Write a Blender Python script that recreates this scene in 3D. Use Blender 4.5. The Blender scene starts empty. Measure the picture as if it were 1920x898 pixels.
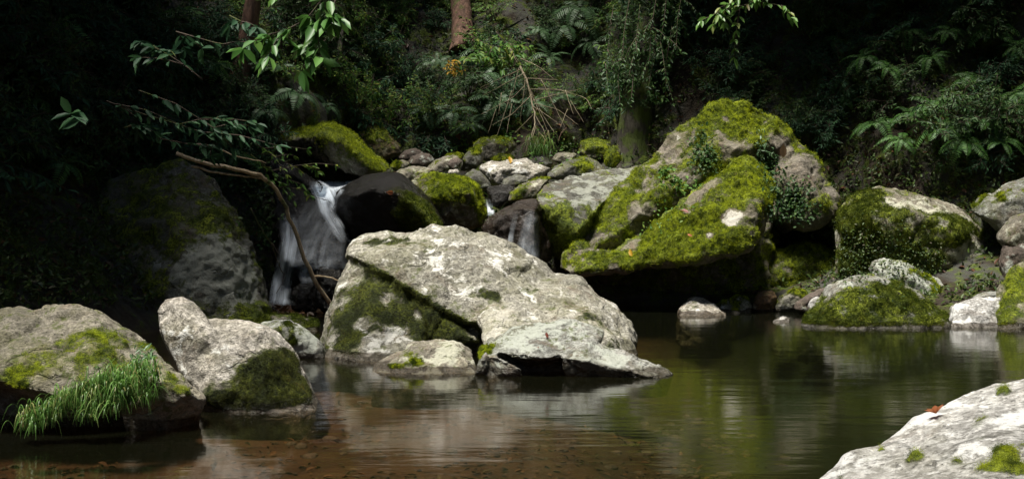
import bpy, math, random
import numpy as np
from mathutils import Vector, Matrix
from mathutils.bvhtree import BVHTree
import bmesh

# ------------------------------------------------------------------ camera, light
SC = bpy.context.scene
COL = SC.collection
rad = math.radians
CAMH = 1.2
PITCH = math.atan(49/2133.0)
cam = bpy.data.cameras.new('camera'); camo = bpy.data.objects.new('camera', cam); COL.objects.link(camo)
cam.lens = 40; cam.sensor_width = 36; cam.clip_start = 0.05; cam.clip_end = 500
camo.location = (0, 0, CAMH); camo.rotation_euler = (math.pi/2 - PITCH, 0, 0)
SC.camera = camo
SUN_DIR = Vector((-0.22, -0.17, 0.96)).normalized()      # towards the sun
world = bpy.data.worlds.new('World'); SC.world = world; world.use_nodes = True
wn = world.node_tree.nodes; wl = world.node_tree.links
sky = wn.new('ShaderNodeTexSky'); sky.sky_type = 'NISHITA'; sky.sun_disc = False
sky.sun_elevation = math.asin(SUN_DIR.z); sky.sun_rotation = math.atan2(SUN_DIR.x, SUN_DIR.y)
bg = wn['Background']; bg.inputs['Strength'].default_value = 0.05
wl.new(sky.outputs[0], bg.inputs['Color'])
sun = bpy.data.lights.new('sun', 'SUN'); suno = bpy.data.objects.new('sun', sun); COL.objects.link(suno)
sun.energy = 4.6; sun.angle = rad(16); sun.color = (1.0, 0.95, 0.86)
suno.rotation_euler = SUN_DIR.to_track_quat('Z', 'Y').to_euler(); suno.location = (-5, -5, 20)
SC.view_settings.view_transform = 'Standard'; SC.view_settings.look = 'None'
SC.view_settings.gamma = 1; SC.view_settings.use_curve_mapping = False
SC.view_settings.exposure = 1.05
cy = SC.cycles
cy.use_denoising = True; cy.max_bounces = 5; cy.diffuse_bounces = 3; cy.glossy_bounces = 3
cy.transmission_bounces = 2; cy.transparent_max_bounces = 12; cy.caustics_reflective = False; cy.caustics_refractive = False
cy.sample_clamp_indirect = 3

# ------------------------------------------------------------------ pixel -> world helpers
F = 2133.0
ca, sa = math.cos(PITCH), math.sin(PITCH)
def ray(px, py):
    u, v = (px-960)/F, (449-py)/F
    return np.array([u, ca + v*sa, -sa + v*ca])
def W(px, py, d):
    r = ray(px, py); return np.array([0, 0, CAMH]) + r*(d/r[1])
def WZ(px, py, z=0.0):
    r = ray(px, py); return np.array([0, 0, CAMH]) + r*((z-CAMH)/r[2])
def proj(P):
    P = np.asarray(P, float); q = P - np.array([0, 0, CAMH])
    f = q[:, 1]*ca - q[:, 2]*sa; u = q[:, 1]*sa + q[:, 2]*ca
    return np.stack([960 + F*q[:, 0]/f, 449 - F*u/f], 1)

# ------------------------------------------------------------------ noise
rng0 = np.random.RandomState(7)
PERM = rng0.permutation(256); PERM = np.concatenate([PERM, PERM, PERM])
GR = rng0.normal(size=(256, 3)); GR /= np.linalg.norm(GR, axis=1)[:, None]
def pn(P):
    P = np.asarray(P, float); i = np.floor(P).astype(int); f = P - i; i &= 255
    u = f*f*f*(f*(f*6-15)+10); out = 0
    for dx in (0, 1):
        wx = u[:, 0] if dx else 1-u[:, 0]
        for dy in (0, 1):
            wy = u[:, 1] if dy else 1-u[:, 1]
            for dz in (0, 1):
                wz = u[:, 2] if dz else 1-u[:, 2]
                h = PERM[PERM[PERM[(i[:, 0]+dx) & 255] + ((i[:, 1]+dy) & 255)] + ((i[:, 2]+dz) & 255)]
                g = GR[h]
                out = out + wx*wy*wz*(g[:, 0]*(f[:, 0]-dx)+g[:, 1]*(f[:, 1]-dy)+g[:, 2]*(f[:, 2]-dz))
    return out*1.6
def fbm(P, o=4, gain=.5, lac=2.03):
    s = 0; a = 1
    for k in range(o):
        s = s + a*pn(P*lac**k + 17.3*k); a *= gain
    return s
def chips(P, seed=0):
    c0 = np.floor(P).astype(int); best = np.full(len(P), 9.); sec = np.full(len(P), 9.); val = np.zeros(len(P))
    for dx in (-1, 0, 1):
        for dy in (-1, 0, 1):
            for dz in (-1, 0, 1):
                c = c0+np.array([dx, dy, dz]); m = c & 255
                h = PERM[PERM[PERM[(m[:, 0]+seed) & 255]+m[:, 1]]+m[:, 2]]
                q = P-(c+.5+GR[h]*.42); d = (q*q).sum(1); g = GR[(h*7+13) & 255]; v = (q*g).sum(1)
                n = d < best; sec = np.where(n, best, np.minimum(sec, d)); val = np.where(n, v, val); best = np.where(n, d, best)
    return val, np.sqrt(sec)-np.sqrt(best)
def sm(a, b, x):
    t = np.clip((x-a)/(b-a), 0, 1); return t*t*(3-2*t)

# ------------------------------------------------------------------ mesh helpers
def mesh_np(name, V, Q=None, T=None, smooth=True):
    me = bpy.data.meshes.new(name); V = np.asarray(V, np.float32)
    me.vertices.add(len(V)); me.vertices.foreach_set('co', V.ravel())
    nq = 0 if Q is None else len(Q); nt = 0 if T is None else len(T)
    idx = np.concatenate([np.asarray(Q, np.int32).ravel() if nq else np.zeros(0, np.int32), np.asarray(T, np.int32).ravel() if nt else np.zeros(0, np.int32)])
    me.loops.add(len(idx)); me.loops.foreach_set('vertex_index', idx)
    st = np.concatenate([np.arange(nq)*4, nq*4+np.arange(nt)*3]).astype(np.int32)
    tot = np.concatenate([np.full(nq, 4), np.full(nt, 3)]).astype(np.int32)
    me.polygons.add(nq+nt); me.polygons.foreach_set('loop_start', st); me.polygons.foreach_set('loop_total', tot)
    if smooth: me.polygons.foreach_set('use_smooth', np.ones(nq+nt, bool))
    me.update(calc_edges=True); me.validate()
    return me
def attr(me, name, vals):
    a = me.attributes.new(name, 'FLOAT', 'POINT'); a.data.foreach_set('value', np.asarray(vals, np.float32))
def link(name, me, mat=None, parent=None, loc=None):
    o = bpy.data.objects.new(name, me); COL.objects.link(o)
    if mat: me.materials.append(mat)
    if parent: o.parent = parent
    if loc is not None: o.location = loc
    return o
def tag(o, label=None, cat=None, group=None, kind=None):
    if label: o['label'] = label
    if cat: o['category'] = cat
    if group: o['group'] = group
    if kind: o['kind'] = kind
    return o
def empty(name, loc, rot=(0, 0, 0), s=1):
    o = bpy.data.objects.new(name, None); COL.objects.link(o); o.location = loc; o.rotation_euler = rot; o.scale = (s, s, s)
    o.empty_display_size = .1
    return o
def copy_tree(o):
    c = o.copy(); COL.objects.link(c)
    for ch in [x for x in KIDS.get(o.name, [])]:
        d = ch.copy(); COL.objects.link(d); d.parent = c
    return c
KIDS = {}
def kid(parent, o):
    o.parent = parent; KIDS.setdefault(parent.name, []).append(o); return o

def tube(pts, radii, sides=6, cap=True):
    pts = np.asarray(pts, float); n = len(pts); radii = np.broadcast_to(radii, (n,))
    t = np.gradient(pts, axis=0); t /= np.linalg.norm(t, axis=1)[:, None]+1e-9
    ref = np.array([0.3, 0.2, 1.0]) if abs(t[0][2]) < .9 else np.array([1.0, 0.1, 0])
    s = np.cross(t, ref); s /= np.linalg.norm(s, axis=1)[:, None]; b = np.cross(t, s)
    a = np.arange(sides)*2*math.pi/sides
    V = pts[:, None, :] + radii[:, None, None]*(np.cos(a)[None, :, None]*s[:, None, :] + np.sin(a)[None, :, None]*b[:, None, :])
    V = V.reshape(-1, 3); Q = []
    i = np.arange(n-1)[:, None]*sides; j = np.arange(sides)[None, :]; j2 = (j+1) % sides
    Q = np.stack([i+j, i+j2, i+sides+j2, i+sides+j], -1).reshape(-1, 4)
    T = None
    if cap:
        V = np.vstack([V, pts[0], pts[-1]]); k = len(V)
        T = [[(q+1) % sides, q, k-2] for q in range(sides)] + [[(n-1)*sides+q, (n-1)*sides+(q+1) % sides, k-1] for q in range(sides)]
        T = np.array(T)
    return V, Q, T
class Buf:
    def __init__(s): s.V = []; s.Q = []; s.T = []; s.n = 0
    def add(s, V, Q=None, T=None):
        V = np.asarray(V); 
        if Q is not None and len(Q): s.Q.append(np.asarray(Q)+s.n)
        if T is not None and len(T): s.T.append(np.asarray(T)+s.n)
        s.V.append(V); s.n += len(V)
    def mesh(s, name, smooth=True):
        return mesh_np(name, np.vstack(s.V), np.vstack(s.Q) if s.Q else None, np.vstack(s.T) if s.T else None, smooth)
def unit(v): return v/(np.linalg.norm(v, axis=-1, keepdims=True)+1e-9)
def leaves(P, D, N, L, Wd, fold=.25, droop=.15):
    """lanceolate leaves folded on the midrib: 6 verts, 2 quads each"""
    n = len(P); D = unit(D); S = unit(np.cross(D, N)); N = unit(np.cross(S, D))
    L = np.broadcast_to(L, (n,))[:, None]; Wd = np.broadcast_to(Wd, (n,))[:, None]
    b = P; t = P + D*L - N*L*droop
    def pt(f, w, side): return P + D*L*f + side*S*Wd*w/2 + N*Wd*fold*w - N*L*droop*f*f
    V = np.stack([b, pt(.28, .85, 1), pt(.62, .9, 1), t, pt(.62, .9, -1), pt(.28, .85, -1)], 1).reshape(-1, 3)
    i = np.arange(n)[:, None]*6
    Q = np.concatenate([i+np.array([[0, 1, 2, 3]]), i+np.array([[0, 3, 4, 5]])], 0)
    return V, Q

# ------------------------------------------------------------------ materials
def newmat(name):
    m = bpy.data.materials.new(name); m.use_nodes = True; nt = m.node_tree; nt.nodes.clear(); return m, nt
class NT:
    def __init__(s, nt): s.nt = nt
    def n(s, t, **k):
        nd = s.nt.nodes.new('ShaderNode'+t)
        for a, v in k.items():
            if a.startswith('i_'): 
                key = a[2:].replace('_', ' ')
                s.set(nd.inputs[key], v)
            else: setattr(nd, a, v)
        return nd
    def set(s, sock, v):
        if hasattr(v, 'is_linked') or hasattr(v, 'links'): s.nt.links.new(v, sock)
        else: sock.default_value = v
    def math(s, op, a, b=0.0, c=None, clamp=False):
        nd = s.nt.nodes.new('ShaderNodeMath'); nd.operation = op; nd.use_clamp = clamp
        s.set(nd.inputs[0], a); s.set(nd.inputs[1], b)
        if c is not None: s.set(nd.inputs[2], c)
        return nd.outputs[0]
    def mix(s, f, a, b, blend='MIX'):
        nd = s.nt.nodes.new('ShaderNodeMix'); nd.data_type = 'RGBA'; nd.blend_type = blend
        s.set(nd.inputs[0], f)
        for k, v in ((6, a), (7, b)):
            if isinstance(v, tuple): v = v+(1,) if len(v) == 3 else v
            s.set(nd.inputs[k], v)
        return nd.outputs[2]
    def noise(s, co, scale, detail=4, rough=.55, dist=0.0):
        nd = s.n('TexNoise'); s.set(nd.inputs['Vector'], co)
        nd.inputs['Scale'].default_value = scale; nd.inputs['Detail'].default_value = detail
        nd.inputs['Roughness'].default_value = rough; nd.inputs['Distortion'].default_value = dist
        return nd.outputs['Fac']
    def ss(s, a, b, x):
        nd = s.n('MapRange'); nd.interpolation_type = 'SMOOTHSTEP'
        s.set(nd.inputs['Value'], x); nd.inputs['From Min'].default_value = a; nd.inputs['From Max'].default_value = b
        return nd.outputs['Result']
    def attr(s, nm):
        nd = s.n('Attribute'); nd.attribute_name = nm; return nd.outputs['Fac']
    def out(s, sh):
        o = s.n('OutputMaterial'); s.nt.links.new(sh, o.inputs['Surface'])

MOSS_D, MOSS_M, MOSS_Y = (.030, .045, .008), (.10, .135, .016), (.32, .38, .03)
def rock_mat(name, c1, c2, c3, lich=(.36, .38, .33), rough=.85, warm=0.0, spots=.5, yel=0.5, film=1.0, mdark=1.0):
    m, nt = newmat(name); g = NT(nt)
    co = g.n('TexCoord').outputs['Object']
    n1 = g.noise(co, 1.6, 6, .6, .6); n2 = g.noise(co, 7, 8, .65, .3); n3 = g.noise(co, 28, 6, .7); n4 = g.noise(co, 90, 3, .6)
    base = g.mix(g.ss(.38, .62, n1), c1, c2)
    base = g.mix(g.math('MULTIPLY', g.ss(.5, .68, n2), .75), base, c3)
    # mineral speckle and grime
    sp = g.ss(.42, .62, n3)
    base = g.mix(g.math('MULTIPLY', g.math('SUBTRACT', 1.0, sp), .6), base, (.06, .055, .04), 'MIX')
    st1 = g.ss(.46, .62, g.noise(co, 2.3, 8, .72, .5)); st2 = g.ss(.52, .66, g.noise(co, 3.7, 8, .7, .8))
    base = g.mix(g.math('MULTIPLY', st1, .55*film), base, (.13, .125, .06)); base = g.mix(g.math('MULTIPLY', st2, .55*film), base, (.15, .105, .07))
    pit = g.ss(.60, .70, g.noise(co, 55, 2, .5)); base = g.mix(g.math('MULTIPLY', pit, .55), base, (.04, .035, .025))
    bright = g.math('MULTIPLY_ADD', n4, 1.5, .2)
    base = g.mix(1.0, base, g.n('CombineColor', i_Red=bright, i_Green=bright, i_Blue=bright).outputs[0], 'MULTIPLY')
    lo = g.math('MULTIPLY_ADD', g.ss(.3, .7, g.noise(co, .9, 4, .6, .8)), .5, .68)
    base = g.mix(1.0, base, g.n('CombineColor', i_Red=lo, i_Green=lo, i_Blue=lo).outputs[0], 'MULTIPLY')
    # cracks
    mp = g.n('Mapping'); nt.links.new(co, mp.inputs['Vector']); mp.inputs['Rotation'].default_value = (.5, .3, .2); mp.inputs['Scale'].default_value = (1.0, 1.2, 2.6)
    dist = g.n('VectorMath', operation='ADD'); nt.links.new(mp.outputs[0], dist.inputs[0])
    nz = g.n('TexNoise'); nt.links.new(co, nz.inputs['Vector']); nz.inputs['Scale'].default_value = 3; nz.inputs['Detail'].default_value = 5
    sc = g.n('VectorMath', operation='SCALE'); nt.links.new(nz.outputs['Color'], sc.inputs[0]); sc.inputs['Scale'].default_value = .9
    nt.links.new(sc.outputs[0], dist.inputs[1])
    vo = g.n('TexVoronoi', feature='DISTANCE_TO_EDGE'); nt.links.new(dist.outputs[0], vo.inputs['Vector']); vo.inputs['Scale'].default_value = 1.3
    crack = g.math('SUBTRACT', 1.0, g.ss(0.0, .035, vo.outputs['Distance']))
    crack = g.math('MULTIPLY', crack, g.ss(.45, .6, n1))
    base = g.mix(g.math('MULTIPLY', crack, .6), base, (.03, .03, .02))
    mb = g.n('Mapping'); nt.links.new(co, mb.inputs['Vector']); mb.inputs['Rotation'].default_value = (.35, -.3, .2); mb.inputs['Scale'].default_value = (1, 1, 5)
    bd_ = g.noise(mb.outputs[0], 3.2, 7, .6, .4)
    base = g.mix(g.math('MULTIPLY', g.math('MULTIPLY', g.ss(.54, .62, bd_), g.ss(.42, .58, n1)), .3), base, c3)
    base = g.mix(g.math('MULTIPLY', g.ss(.58, .66, g.noise(co, 1.4, 5, .6, 1.0)), .5), base, c2)
    # lichen spots
    la = g.attr('lichen')
    n5 = g.noise(co, 4.5, 7, .62, .2)
    lf = g.ss(.76, .83, g.math('ADD', g.math('MULTIPLY', la, .5), g.math('MULTIPLY_ADD', n5, 1.0, g.math('MULTIPLY', n3, .22))))
    base = g.mix(g.math('MULTIPLY', lf, .85), base, lich)
    # algae tint
    ya = g.ss(.45, .65, g.noise(co, 3.2, 6, .7))
    base = g.mix(g.math('MULTIPLY', ya, g.math('MULTIPLY', g.ss(.15, .6, g.attr('moss')), .75*yel)), base, (.17, .17, .03))
    # moss
    ma = g.attr('moss')
    ms = g.math('ADD', ma, g.math('ADD', g.math('MULTIPLY_ADD', n2, .7, -.35), g.math('MULTIPLY_ADD', n3, .8, -.4)))
    mf = g.ss(.38, .60, ms)
    thin = g.math('MULTIPLY', g.ss(.56, .64, g.math('ADD', g.math('MULTIPLY', g.noise(co, 11, 9, .75, .3), 1.0), g.math('MULTIPLY', ma, .16))), .8*film)
    base = g.mix(thin, base, g.mix(n3, (.03, .04, .01), (.10, .12, .02)))
    mm1 = g.noise(co, 5, 5, .6); mm2 = g.noise(co, 38, 5, .75)
    mc = g.mix(g.ss(.38, .6, mm1), MOSS_M, MOSS_Y)
    mc = g.mix(g.ss(.62, .36, mm2), mc, MOSS_D)
    mc = g.mix(g.math('MULTIPLY', g.ss(.58, .72, g.noise(co, 13, 4, .6)), .5), mc, (.10, .075, .02))
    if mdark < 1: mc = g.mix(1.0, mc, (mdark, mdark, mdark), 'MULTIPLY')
    # wet / dark
    wa = g.attr('wet')
    wf = g.ss(.35, .65, g.math('ADD', wa, g.math('MULTIPLY_ADD', n2, .5, -.25)))
    col = g.mix(mf, base, mc)
    col = g.mix(g.math('MULTIPLY', wf, .9), col, g.mix(1.0, col, (.22, .19, .16), 'MULTIPLY'))
    bs = g.n('BsdfPrincipled'); nt.links.new(col, bs.inputs['Base Color'])
    r = g.math('SUBTRACT', rough, g.math('MULTIPLY', wf, rough-.24)); nt.links.new(r, bs.inputs['Roughness'])
    bs.inputs['Specular IOR Level'].default_value = .3
    # bump
    hr = g.math('ADD', g.math('MULTIPLY', n2, .035), g.math('ADD', g.math('MULTIPLY', n3, .024), g.math('MULTIPLY', n4, .007)))
    hr = g.math('SUBTRACT', hr, g.math('MULTIPLY', pit, .006))
    hr = g.math('SUBTRACT', hr, g.math('MULTIPLY', crack, .012))
    hm = g.math('ADD', g.math('MULTIPLY', mm2, .05), .02)
    h = g.n('Mix'); h.data_type = 'FLOAT'; g.set(h.inputs[0], mf); g.set(h.inputs[2], hr); g.set(h.inputs[3], hm)
    b = g.n('Bump'); nt.links.new(h.outputs[0], b.inputs['Height']); b.inputs['Distance'].default_value = 1.0; b.inputs['Strength'].default_value = .9
    nt.links.new(b.outputs[0], bs.inputs['Normal'])
    g.out(bs.outputs[0]); return m
RM = {
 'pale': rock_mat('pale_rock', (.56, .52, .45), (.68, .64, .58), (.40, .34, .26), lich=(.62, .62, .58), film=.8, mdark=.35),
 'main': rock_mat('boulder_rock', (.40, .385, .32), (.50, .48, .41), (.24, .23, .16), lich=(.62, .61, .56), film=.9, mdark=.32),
 'olive': rock_mat('olive_rock', (.28, .255, .205), (.38, .345, .27), (.16, .14, .10), lich=(.42, .42, .33), yel=1.0),
 'grey': rock_mat('grey_rock', (.34, .35, .32), (.48, .48, .44), (.13, .13, .11)),
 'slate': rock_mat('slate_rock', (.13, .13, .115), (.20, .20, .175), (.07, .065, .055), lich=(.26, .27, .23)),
 'white': rock_mat('white_rock', (.55, .54, .52), (.66, .65, .62), (.38, .36, .33), lich=(.6, .6, .58), film=.45),
 'brown': rock_mat('brown_rock', (.13, .10, .085), (.18, .13, .11), (.08, .06, .05), film=.3),
 'orange': rock_mat('orange_rock', (.22, .12, .06), (.26, .17, .08), (.13, .09, .05), lich=(.3, .28, .18)),
 'brownish': rock_mat('boulder_brown_rock', (.22, .19, .15), (.30, .27, .22), (.13, .10, .08), lich=(.5, .48, .42)),
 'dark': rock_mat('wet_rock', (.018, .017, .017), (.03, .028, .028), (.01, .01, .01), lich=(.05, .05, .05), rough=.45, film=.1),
}
def leaf_mat(name, cols, rough=.45, spec=.35, trans=.3, noise=False):
    m, nt = newmat(name); g = NT(nt)
    ge = g.n('NewGeometry'); rp = g.n('ValToRGB'); nt.links.new(ge.outputs['Random Per Island'], rp.inputs[0])
    el = rp.color_ramp.elements
    while len(el) < len(cols): el.new(.5)
    for k, c in enumerate(cols):
        el[k].position = k/(len(cols)-1); el[k].color = c+(1,)
    bs = g.n('BsdfPrincipled'); nt.links.new(rp.outputs[0], bs.inputs['Base Color'])
    bs.inputs['Roughness'].default_value = rough; bs.inputs['Specular IOR Level'].default_value = spec
    tr = g.n('BsdfTranslucent'); nt.links.new(rp.outputs[0], tr.inputs['Color'])
    mx = g.n('MixShader'); mx.inputs[0].default_value = trans
    nt.links.new(bs.outputs[0], mx.inputs[1]); nt.links.new(tr.outputs[0], mx.inputs[2])
    g.out(mx.outputs[0]); return m
LM = {
 'shrub': leaf_mat('shrub_leaf', [(.016, .042, .014), (.03, .075, .02), (.05, .11, .028), (.085, .14, .035)], rough=.5, spec=.25),  # leaf colours lowered to put the banks' shade into them
 'teal': leaf_mat('glossy_leaf', [(.018, .05, .026), (.035, .09, .042), (.055, .13, .05)], rough=.55, spec=.22),  # also coloured darker for the shaded banks
 'lime': leaf_mat('lime_leaf', [(.05, .13, .025), (.09, .20, .04), (.14, .25, .05), (.22, .24, .04)], rough=.5, spec=.2, trans=.35),
 'fern': leaf_mat('fern_leaf', [(.05, .14, .03), (.08, .19, .04), (.12, .24, .05)], rough=.45, trans=.3),
 'palefern': leaf_mat('pale_fern_leaf', [(.06, .12, .05), (.09, .17, .075), (.12, .2, .09)], rough=.4, trans=.3),
 'grass': leaf_mat('grass_blade', [(.05, .12, .02), (.08, .18, .03), (.12, .25, .05), (.16, .30, .07), (.30, .26, .10)], rough=.4, trans=.35),
 'cover': leaf_mat('ground_leaf', [(.025, .05, .012), (.045, .085, .018), (.08, .13, .024), (.06, .045, .02)], rough=.5),
 'litter': leaf_mat('litter_leaf', [(.05, .02, .012), (.10, .045, .02), (.16, .08, .035), (.09, .06, .035), (.03, .018, .012)], rough=.5, trans=.1),
 'bed': leaf_mat('sunken_leaf', [(.03, .018, .010), (.07, .032, .016), (.13, .065, .025), (.06, .045, .022), (.02, .012, .01), (.09, .07, .03)], rough=.8, trans=.0),
 'canopy': leaf_mat('canopy_leaf', [(.03, .07, .02), (.05, .10, .025)], rough=.5, trans=.15),
 'yellow': leaf_mat('yellow_leaf', [(.42, .30, .03), (.5, .25, .02)], rough=.5, trans=.3),
 'orange': leaf_mat('orange_leaf', [(.50, .14, .05), (.45, .18, .08)], rough=.5, trans=.3),
 'red': leaf_mat('red_leaf', [(.20, .05, .03), (.14, .035, .025)], rough=.5, trans=.2),
 'tan': leaf_mat('tan_leaf', [(.36, .24, .14), (.30, .18, .11)], rough=.5, trans=.2),
}
def tuft_mat(name, d, b, y):
    m, nt = newmat(name); g = NT(nt); ge = g.n('NewGeometry'); co = g.n('TexCoord').outputs['Object']
    n1 = g.noise(co, 3.5, 5, .65, .4); n2 = g.noise(co, 16, 4, .65)
    c = g.mix(g.ss(.36, .6, n1), b, y); c = g.mix(g.ss(.56, .40, n2), c, d)
    c = g.mix(g.math('MULTIPLY', g.ss(.6, .72, g.noise(co, 8, 4, .6)), .55), c, (.16, .11, .03))
    v = g.math('MULTIPLY_ADD', ge.outputs['Random Per Island'], 1.0, .5)
    c = g.mix(1.0, c, g.n('CombineColor', i_Red=v, i_Green=v, i_Blue=v).outputs[0], 'MULTIPLY')
    bs = g.n('BsdfDiffuse'); nt.links.new(c, bs.inputs[0]); tr = g.n('BsdfTranslucent'); nt.links.new(c, tr.inputs[0])
    mx = g.n('MixShader'); mx.inputs[0].default_value = .4; nt.links.new(bs.outputs[0], mx.inputs[1]); nt.links.new(tr.outputs[0], mx.inputs[2]); g.out(mx.outputs[0]); return m
LM['mossy'] = tuft_mat('moss_tuft', (.07, .10, .014), (.24, .30, .025), (.46, .52, .035))
LM['brownmoss'] = tuft_mat('brown_moss_tuft', (.03, .032, .012), (.055, .06, .018), (.10, .11, .03))
LM['darkmoss'] = tuft_mat('dark_moss_tuft', (.025, .038, .008), (.06, .085, .012), (.13, .16, .02))
def bark_mat(name, c1, c2, moss=.3):
    m, nt = newmat(name); g = NT(nt); co = g.n('TexCoord').outputs['Object']
    mp = g.n('Mapping'); nt.links.new(co, mp.inputs['Vector']); mp.inputs['Scale'].default_value = (1, 1, .3)
    n1 = g.noise(mp.outputs[0], 18, 6, .7, .5); n2 = g.noise(co, 4, 5, .6)
    col = g.mix(g.ss(.4, .62, n1), c1, c2)
    mf = g.ss(.62-moss*.4, .72-moss*.4, g.math('ADD', g.math('MULTIPLY', n2, .8), g.math('MULTIPLY', n1, .2)))
    col = g.mix(mf, col, g.mix(n1, MOSS_D, MOSS_M))
    bs = g.n('BsdfPrincipled'); nt.links.new(col, bs.inputs['Base Color']); bs.inputs['Roughness'].default_value = .85
    b = g.n('Bump'); nt.links.new(n1, b.inputs['Height']); b.inputs['Distance'].default_value = .03; nt.links.new(b.outputs[0], bs.inputs['Normal'])
    g.out(bs.outputs[0]); return m
BM = {
 'red': bark_mat('red_bark', (.10, .055, .035), (.22, .12, .08), .2),
 'moss': bark_mat('mossy_bark', (.04, .034, .024), (.085, .075, .055), .42),
 'grey': bark_mat('grey_bark', (.09, .08, .06), (.17, .15, .12), .35),
 'tan': bark_mat('branch_bark', (.36, .26, .15), (.60, .48, .32), .15),
 'dead': bark_mat('dead_twig', (.20, .16, .10), (.32, .27, .18), .1),
 'dark': bark_mat('dark_twig', (.05, .035, .025), (.10, .07, .05), .3),
}
# ground
def ground_mat():
    m, nt = newmat('forest_ground'); g = NT(nt); co = g.n('TexCoord').outputs['Object']
    n1 = g.noise(co, .9, 6, .6, .4); n2 = g.noise(co, 6, 8, .65); n3 = g.noise(co, 30, 5, .7)
    soil = g.mix(n2, (.018, .014, .010), (.05, .037, .025))
    rk = g.mix(n2, (.035, .035, .03), (.09, .088, .075))
    land = g.mix(g.ss(.42, .55, n1), soil, rk)
    mf = g.ss(.5, .62, g.math('ADD', g.math('MULTIPLY', n2, .6), g.math('MULTIPLY', g.noise(co, 1.7, 5, .6), .45)))
    land = g.mix(mf, land, g.mix(g.ss(.35, .65, n3), MOSS_D, MOSS_M))
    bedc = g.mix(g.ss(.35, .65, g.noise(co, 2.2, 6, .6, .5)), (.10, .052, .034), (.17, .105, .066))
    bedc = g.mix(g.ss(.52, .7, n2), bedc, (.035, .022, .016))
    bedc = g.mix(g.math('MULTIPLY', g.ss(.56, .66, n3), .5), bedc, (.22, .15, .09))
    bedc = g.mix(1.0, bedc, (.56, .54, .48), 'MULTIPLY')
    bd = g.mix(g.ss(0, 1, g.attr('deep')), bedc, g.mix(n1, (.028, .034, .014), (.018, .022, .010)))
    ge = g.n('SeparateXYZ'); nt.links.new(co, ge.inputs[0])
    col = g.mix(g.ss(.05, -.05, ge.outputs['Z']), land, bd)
    bs = g.n('BsdfPrincipled'); nt.links.new(col, bs.inputs['Base Color']); bs.inputs['Roughness'].default_value = .9; bs.inputs['Specular IOR Level'].default_value = .2
    h = g.math('ADD', g.math('MULTIPLY', n2, .08), g.math('MULTIPLY', n3, .02))
    b = g.n('Bump'); nt.links.new(h, b.inputs['Height']); b.inputs['Distance'].default_value = 1; nt.links.new(b.outputs[0], bs.inputs['Normal'])
    g.out(bs.outputs[0]); return m
def water_mat():
    m, nt = newmat('pool_water'); g = NT(nt); co = g.n('TexCoord').outputs['Object']
    mp = g.n('Mapping'); nt.links.new(co, mp.inputs['Vector']); mp.inputs['Scale'].default_value = (.5, 1.6, 1)
    n = g.noise(mp.outputs[0], 2.0, 4, .5, .2)
    n2 = g.noise(mp.outputs[0], 7.0, 3, .5, .2)
    b = g.n('Bump'); nt.links.new(g.math('ADD', g.math('MULTIPLY', n, .004), g.math('MULTIPLY', n2, .0012)), b.inputs['Height']); b.inputs['Distance'].default_value = 1.0; b.inputs['Strength'].default_value = 1
    fr = g.n('Fresnel'); fr.inputs['IOR'].default_value = 1.38
    gl = g.n('BsdfAnisotropic'); gl.inputs['Roughness'].default_value = .085; gl.inputs['Color'].default_value = (1, 1, 1, 1)
    nt.links.new(b.outputs[0], gl.inputs['Normal'])
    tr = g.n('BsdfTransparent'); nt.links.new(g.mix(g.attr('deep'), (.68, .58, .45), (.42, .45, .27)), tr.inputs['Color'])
    df = g.n('BsdfDiffuse'); df.inputs['Color'].default_value = (.10, .115, .05, 1)
    m0 = g.n('MixShader'); m0.inputs[0].default_value = .025; nt.links.new(tr.outputs[0], m0.inputs[1]); nt.links.new(df.outputs[0], m0.inputs[2])
    mx = g.n('MixShader'); nt.links.new(fr.outputs[0], mx.inputs[0]); nt.links.new(m0.outputs[0], mx.inputs[1]); nt.links.new(gl.outputs[0], mx.inputs[2])
    g.out(mx.outputs[0]); return m
def fall_mat(name, dens):
    m, nt = newmat(name); g = NT(nt)
    uv = g.n('UVMap').outputs[0]
    mp = g.n('Mapping'); nt.links.new(uv, mp.inputs['Vector']); mp.inputs['Scale'].default_value = (6, .5, 1)
    n = g.noise(mp.outputs[0], 1.0, 5, .6, .5)
    mp2 = g.n('Mapping'); nt.links.new(uv, mp2.inputs['Vector']); mp2.inputs['Scale'].default_value = (2.2, 1.3, 1)
    n2 = g.noise(mp2.outputs[0], 1.0, 3, .5)
    a = g.attr('dens')
    al = g.math('MULTIPLY', a, g.math('MULTIPLY', g.math('MULTIPLY_ADD', g.ss(.36, .66, n), .65, .35), g.math('MULTIPLY_ADD', g.ss(.35, .6, n2), .6, .5)))
    al = g.math('MULTIPLY', al, dens, clamp=True)
    bs = g.n('BsdfPrincipled'); bs.inputs['Base Color'].default_value = (.74, .81, .88, 1); bs.inputs['Roughness'].default_value = .6
    tr = g.n('BsdfTransparent')
    mx = g.n('MixShader'); nt.links.new(al, mx.inputs[0]); nt.links.new(tr.outputs[0], mx.inputs[1]); nt.links.new(bs.outputs[0], mx.inputs[2])
    g.out(mx.outputs[0]); return m

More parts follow.
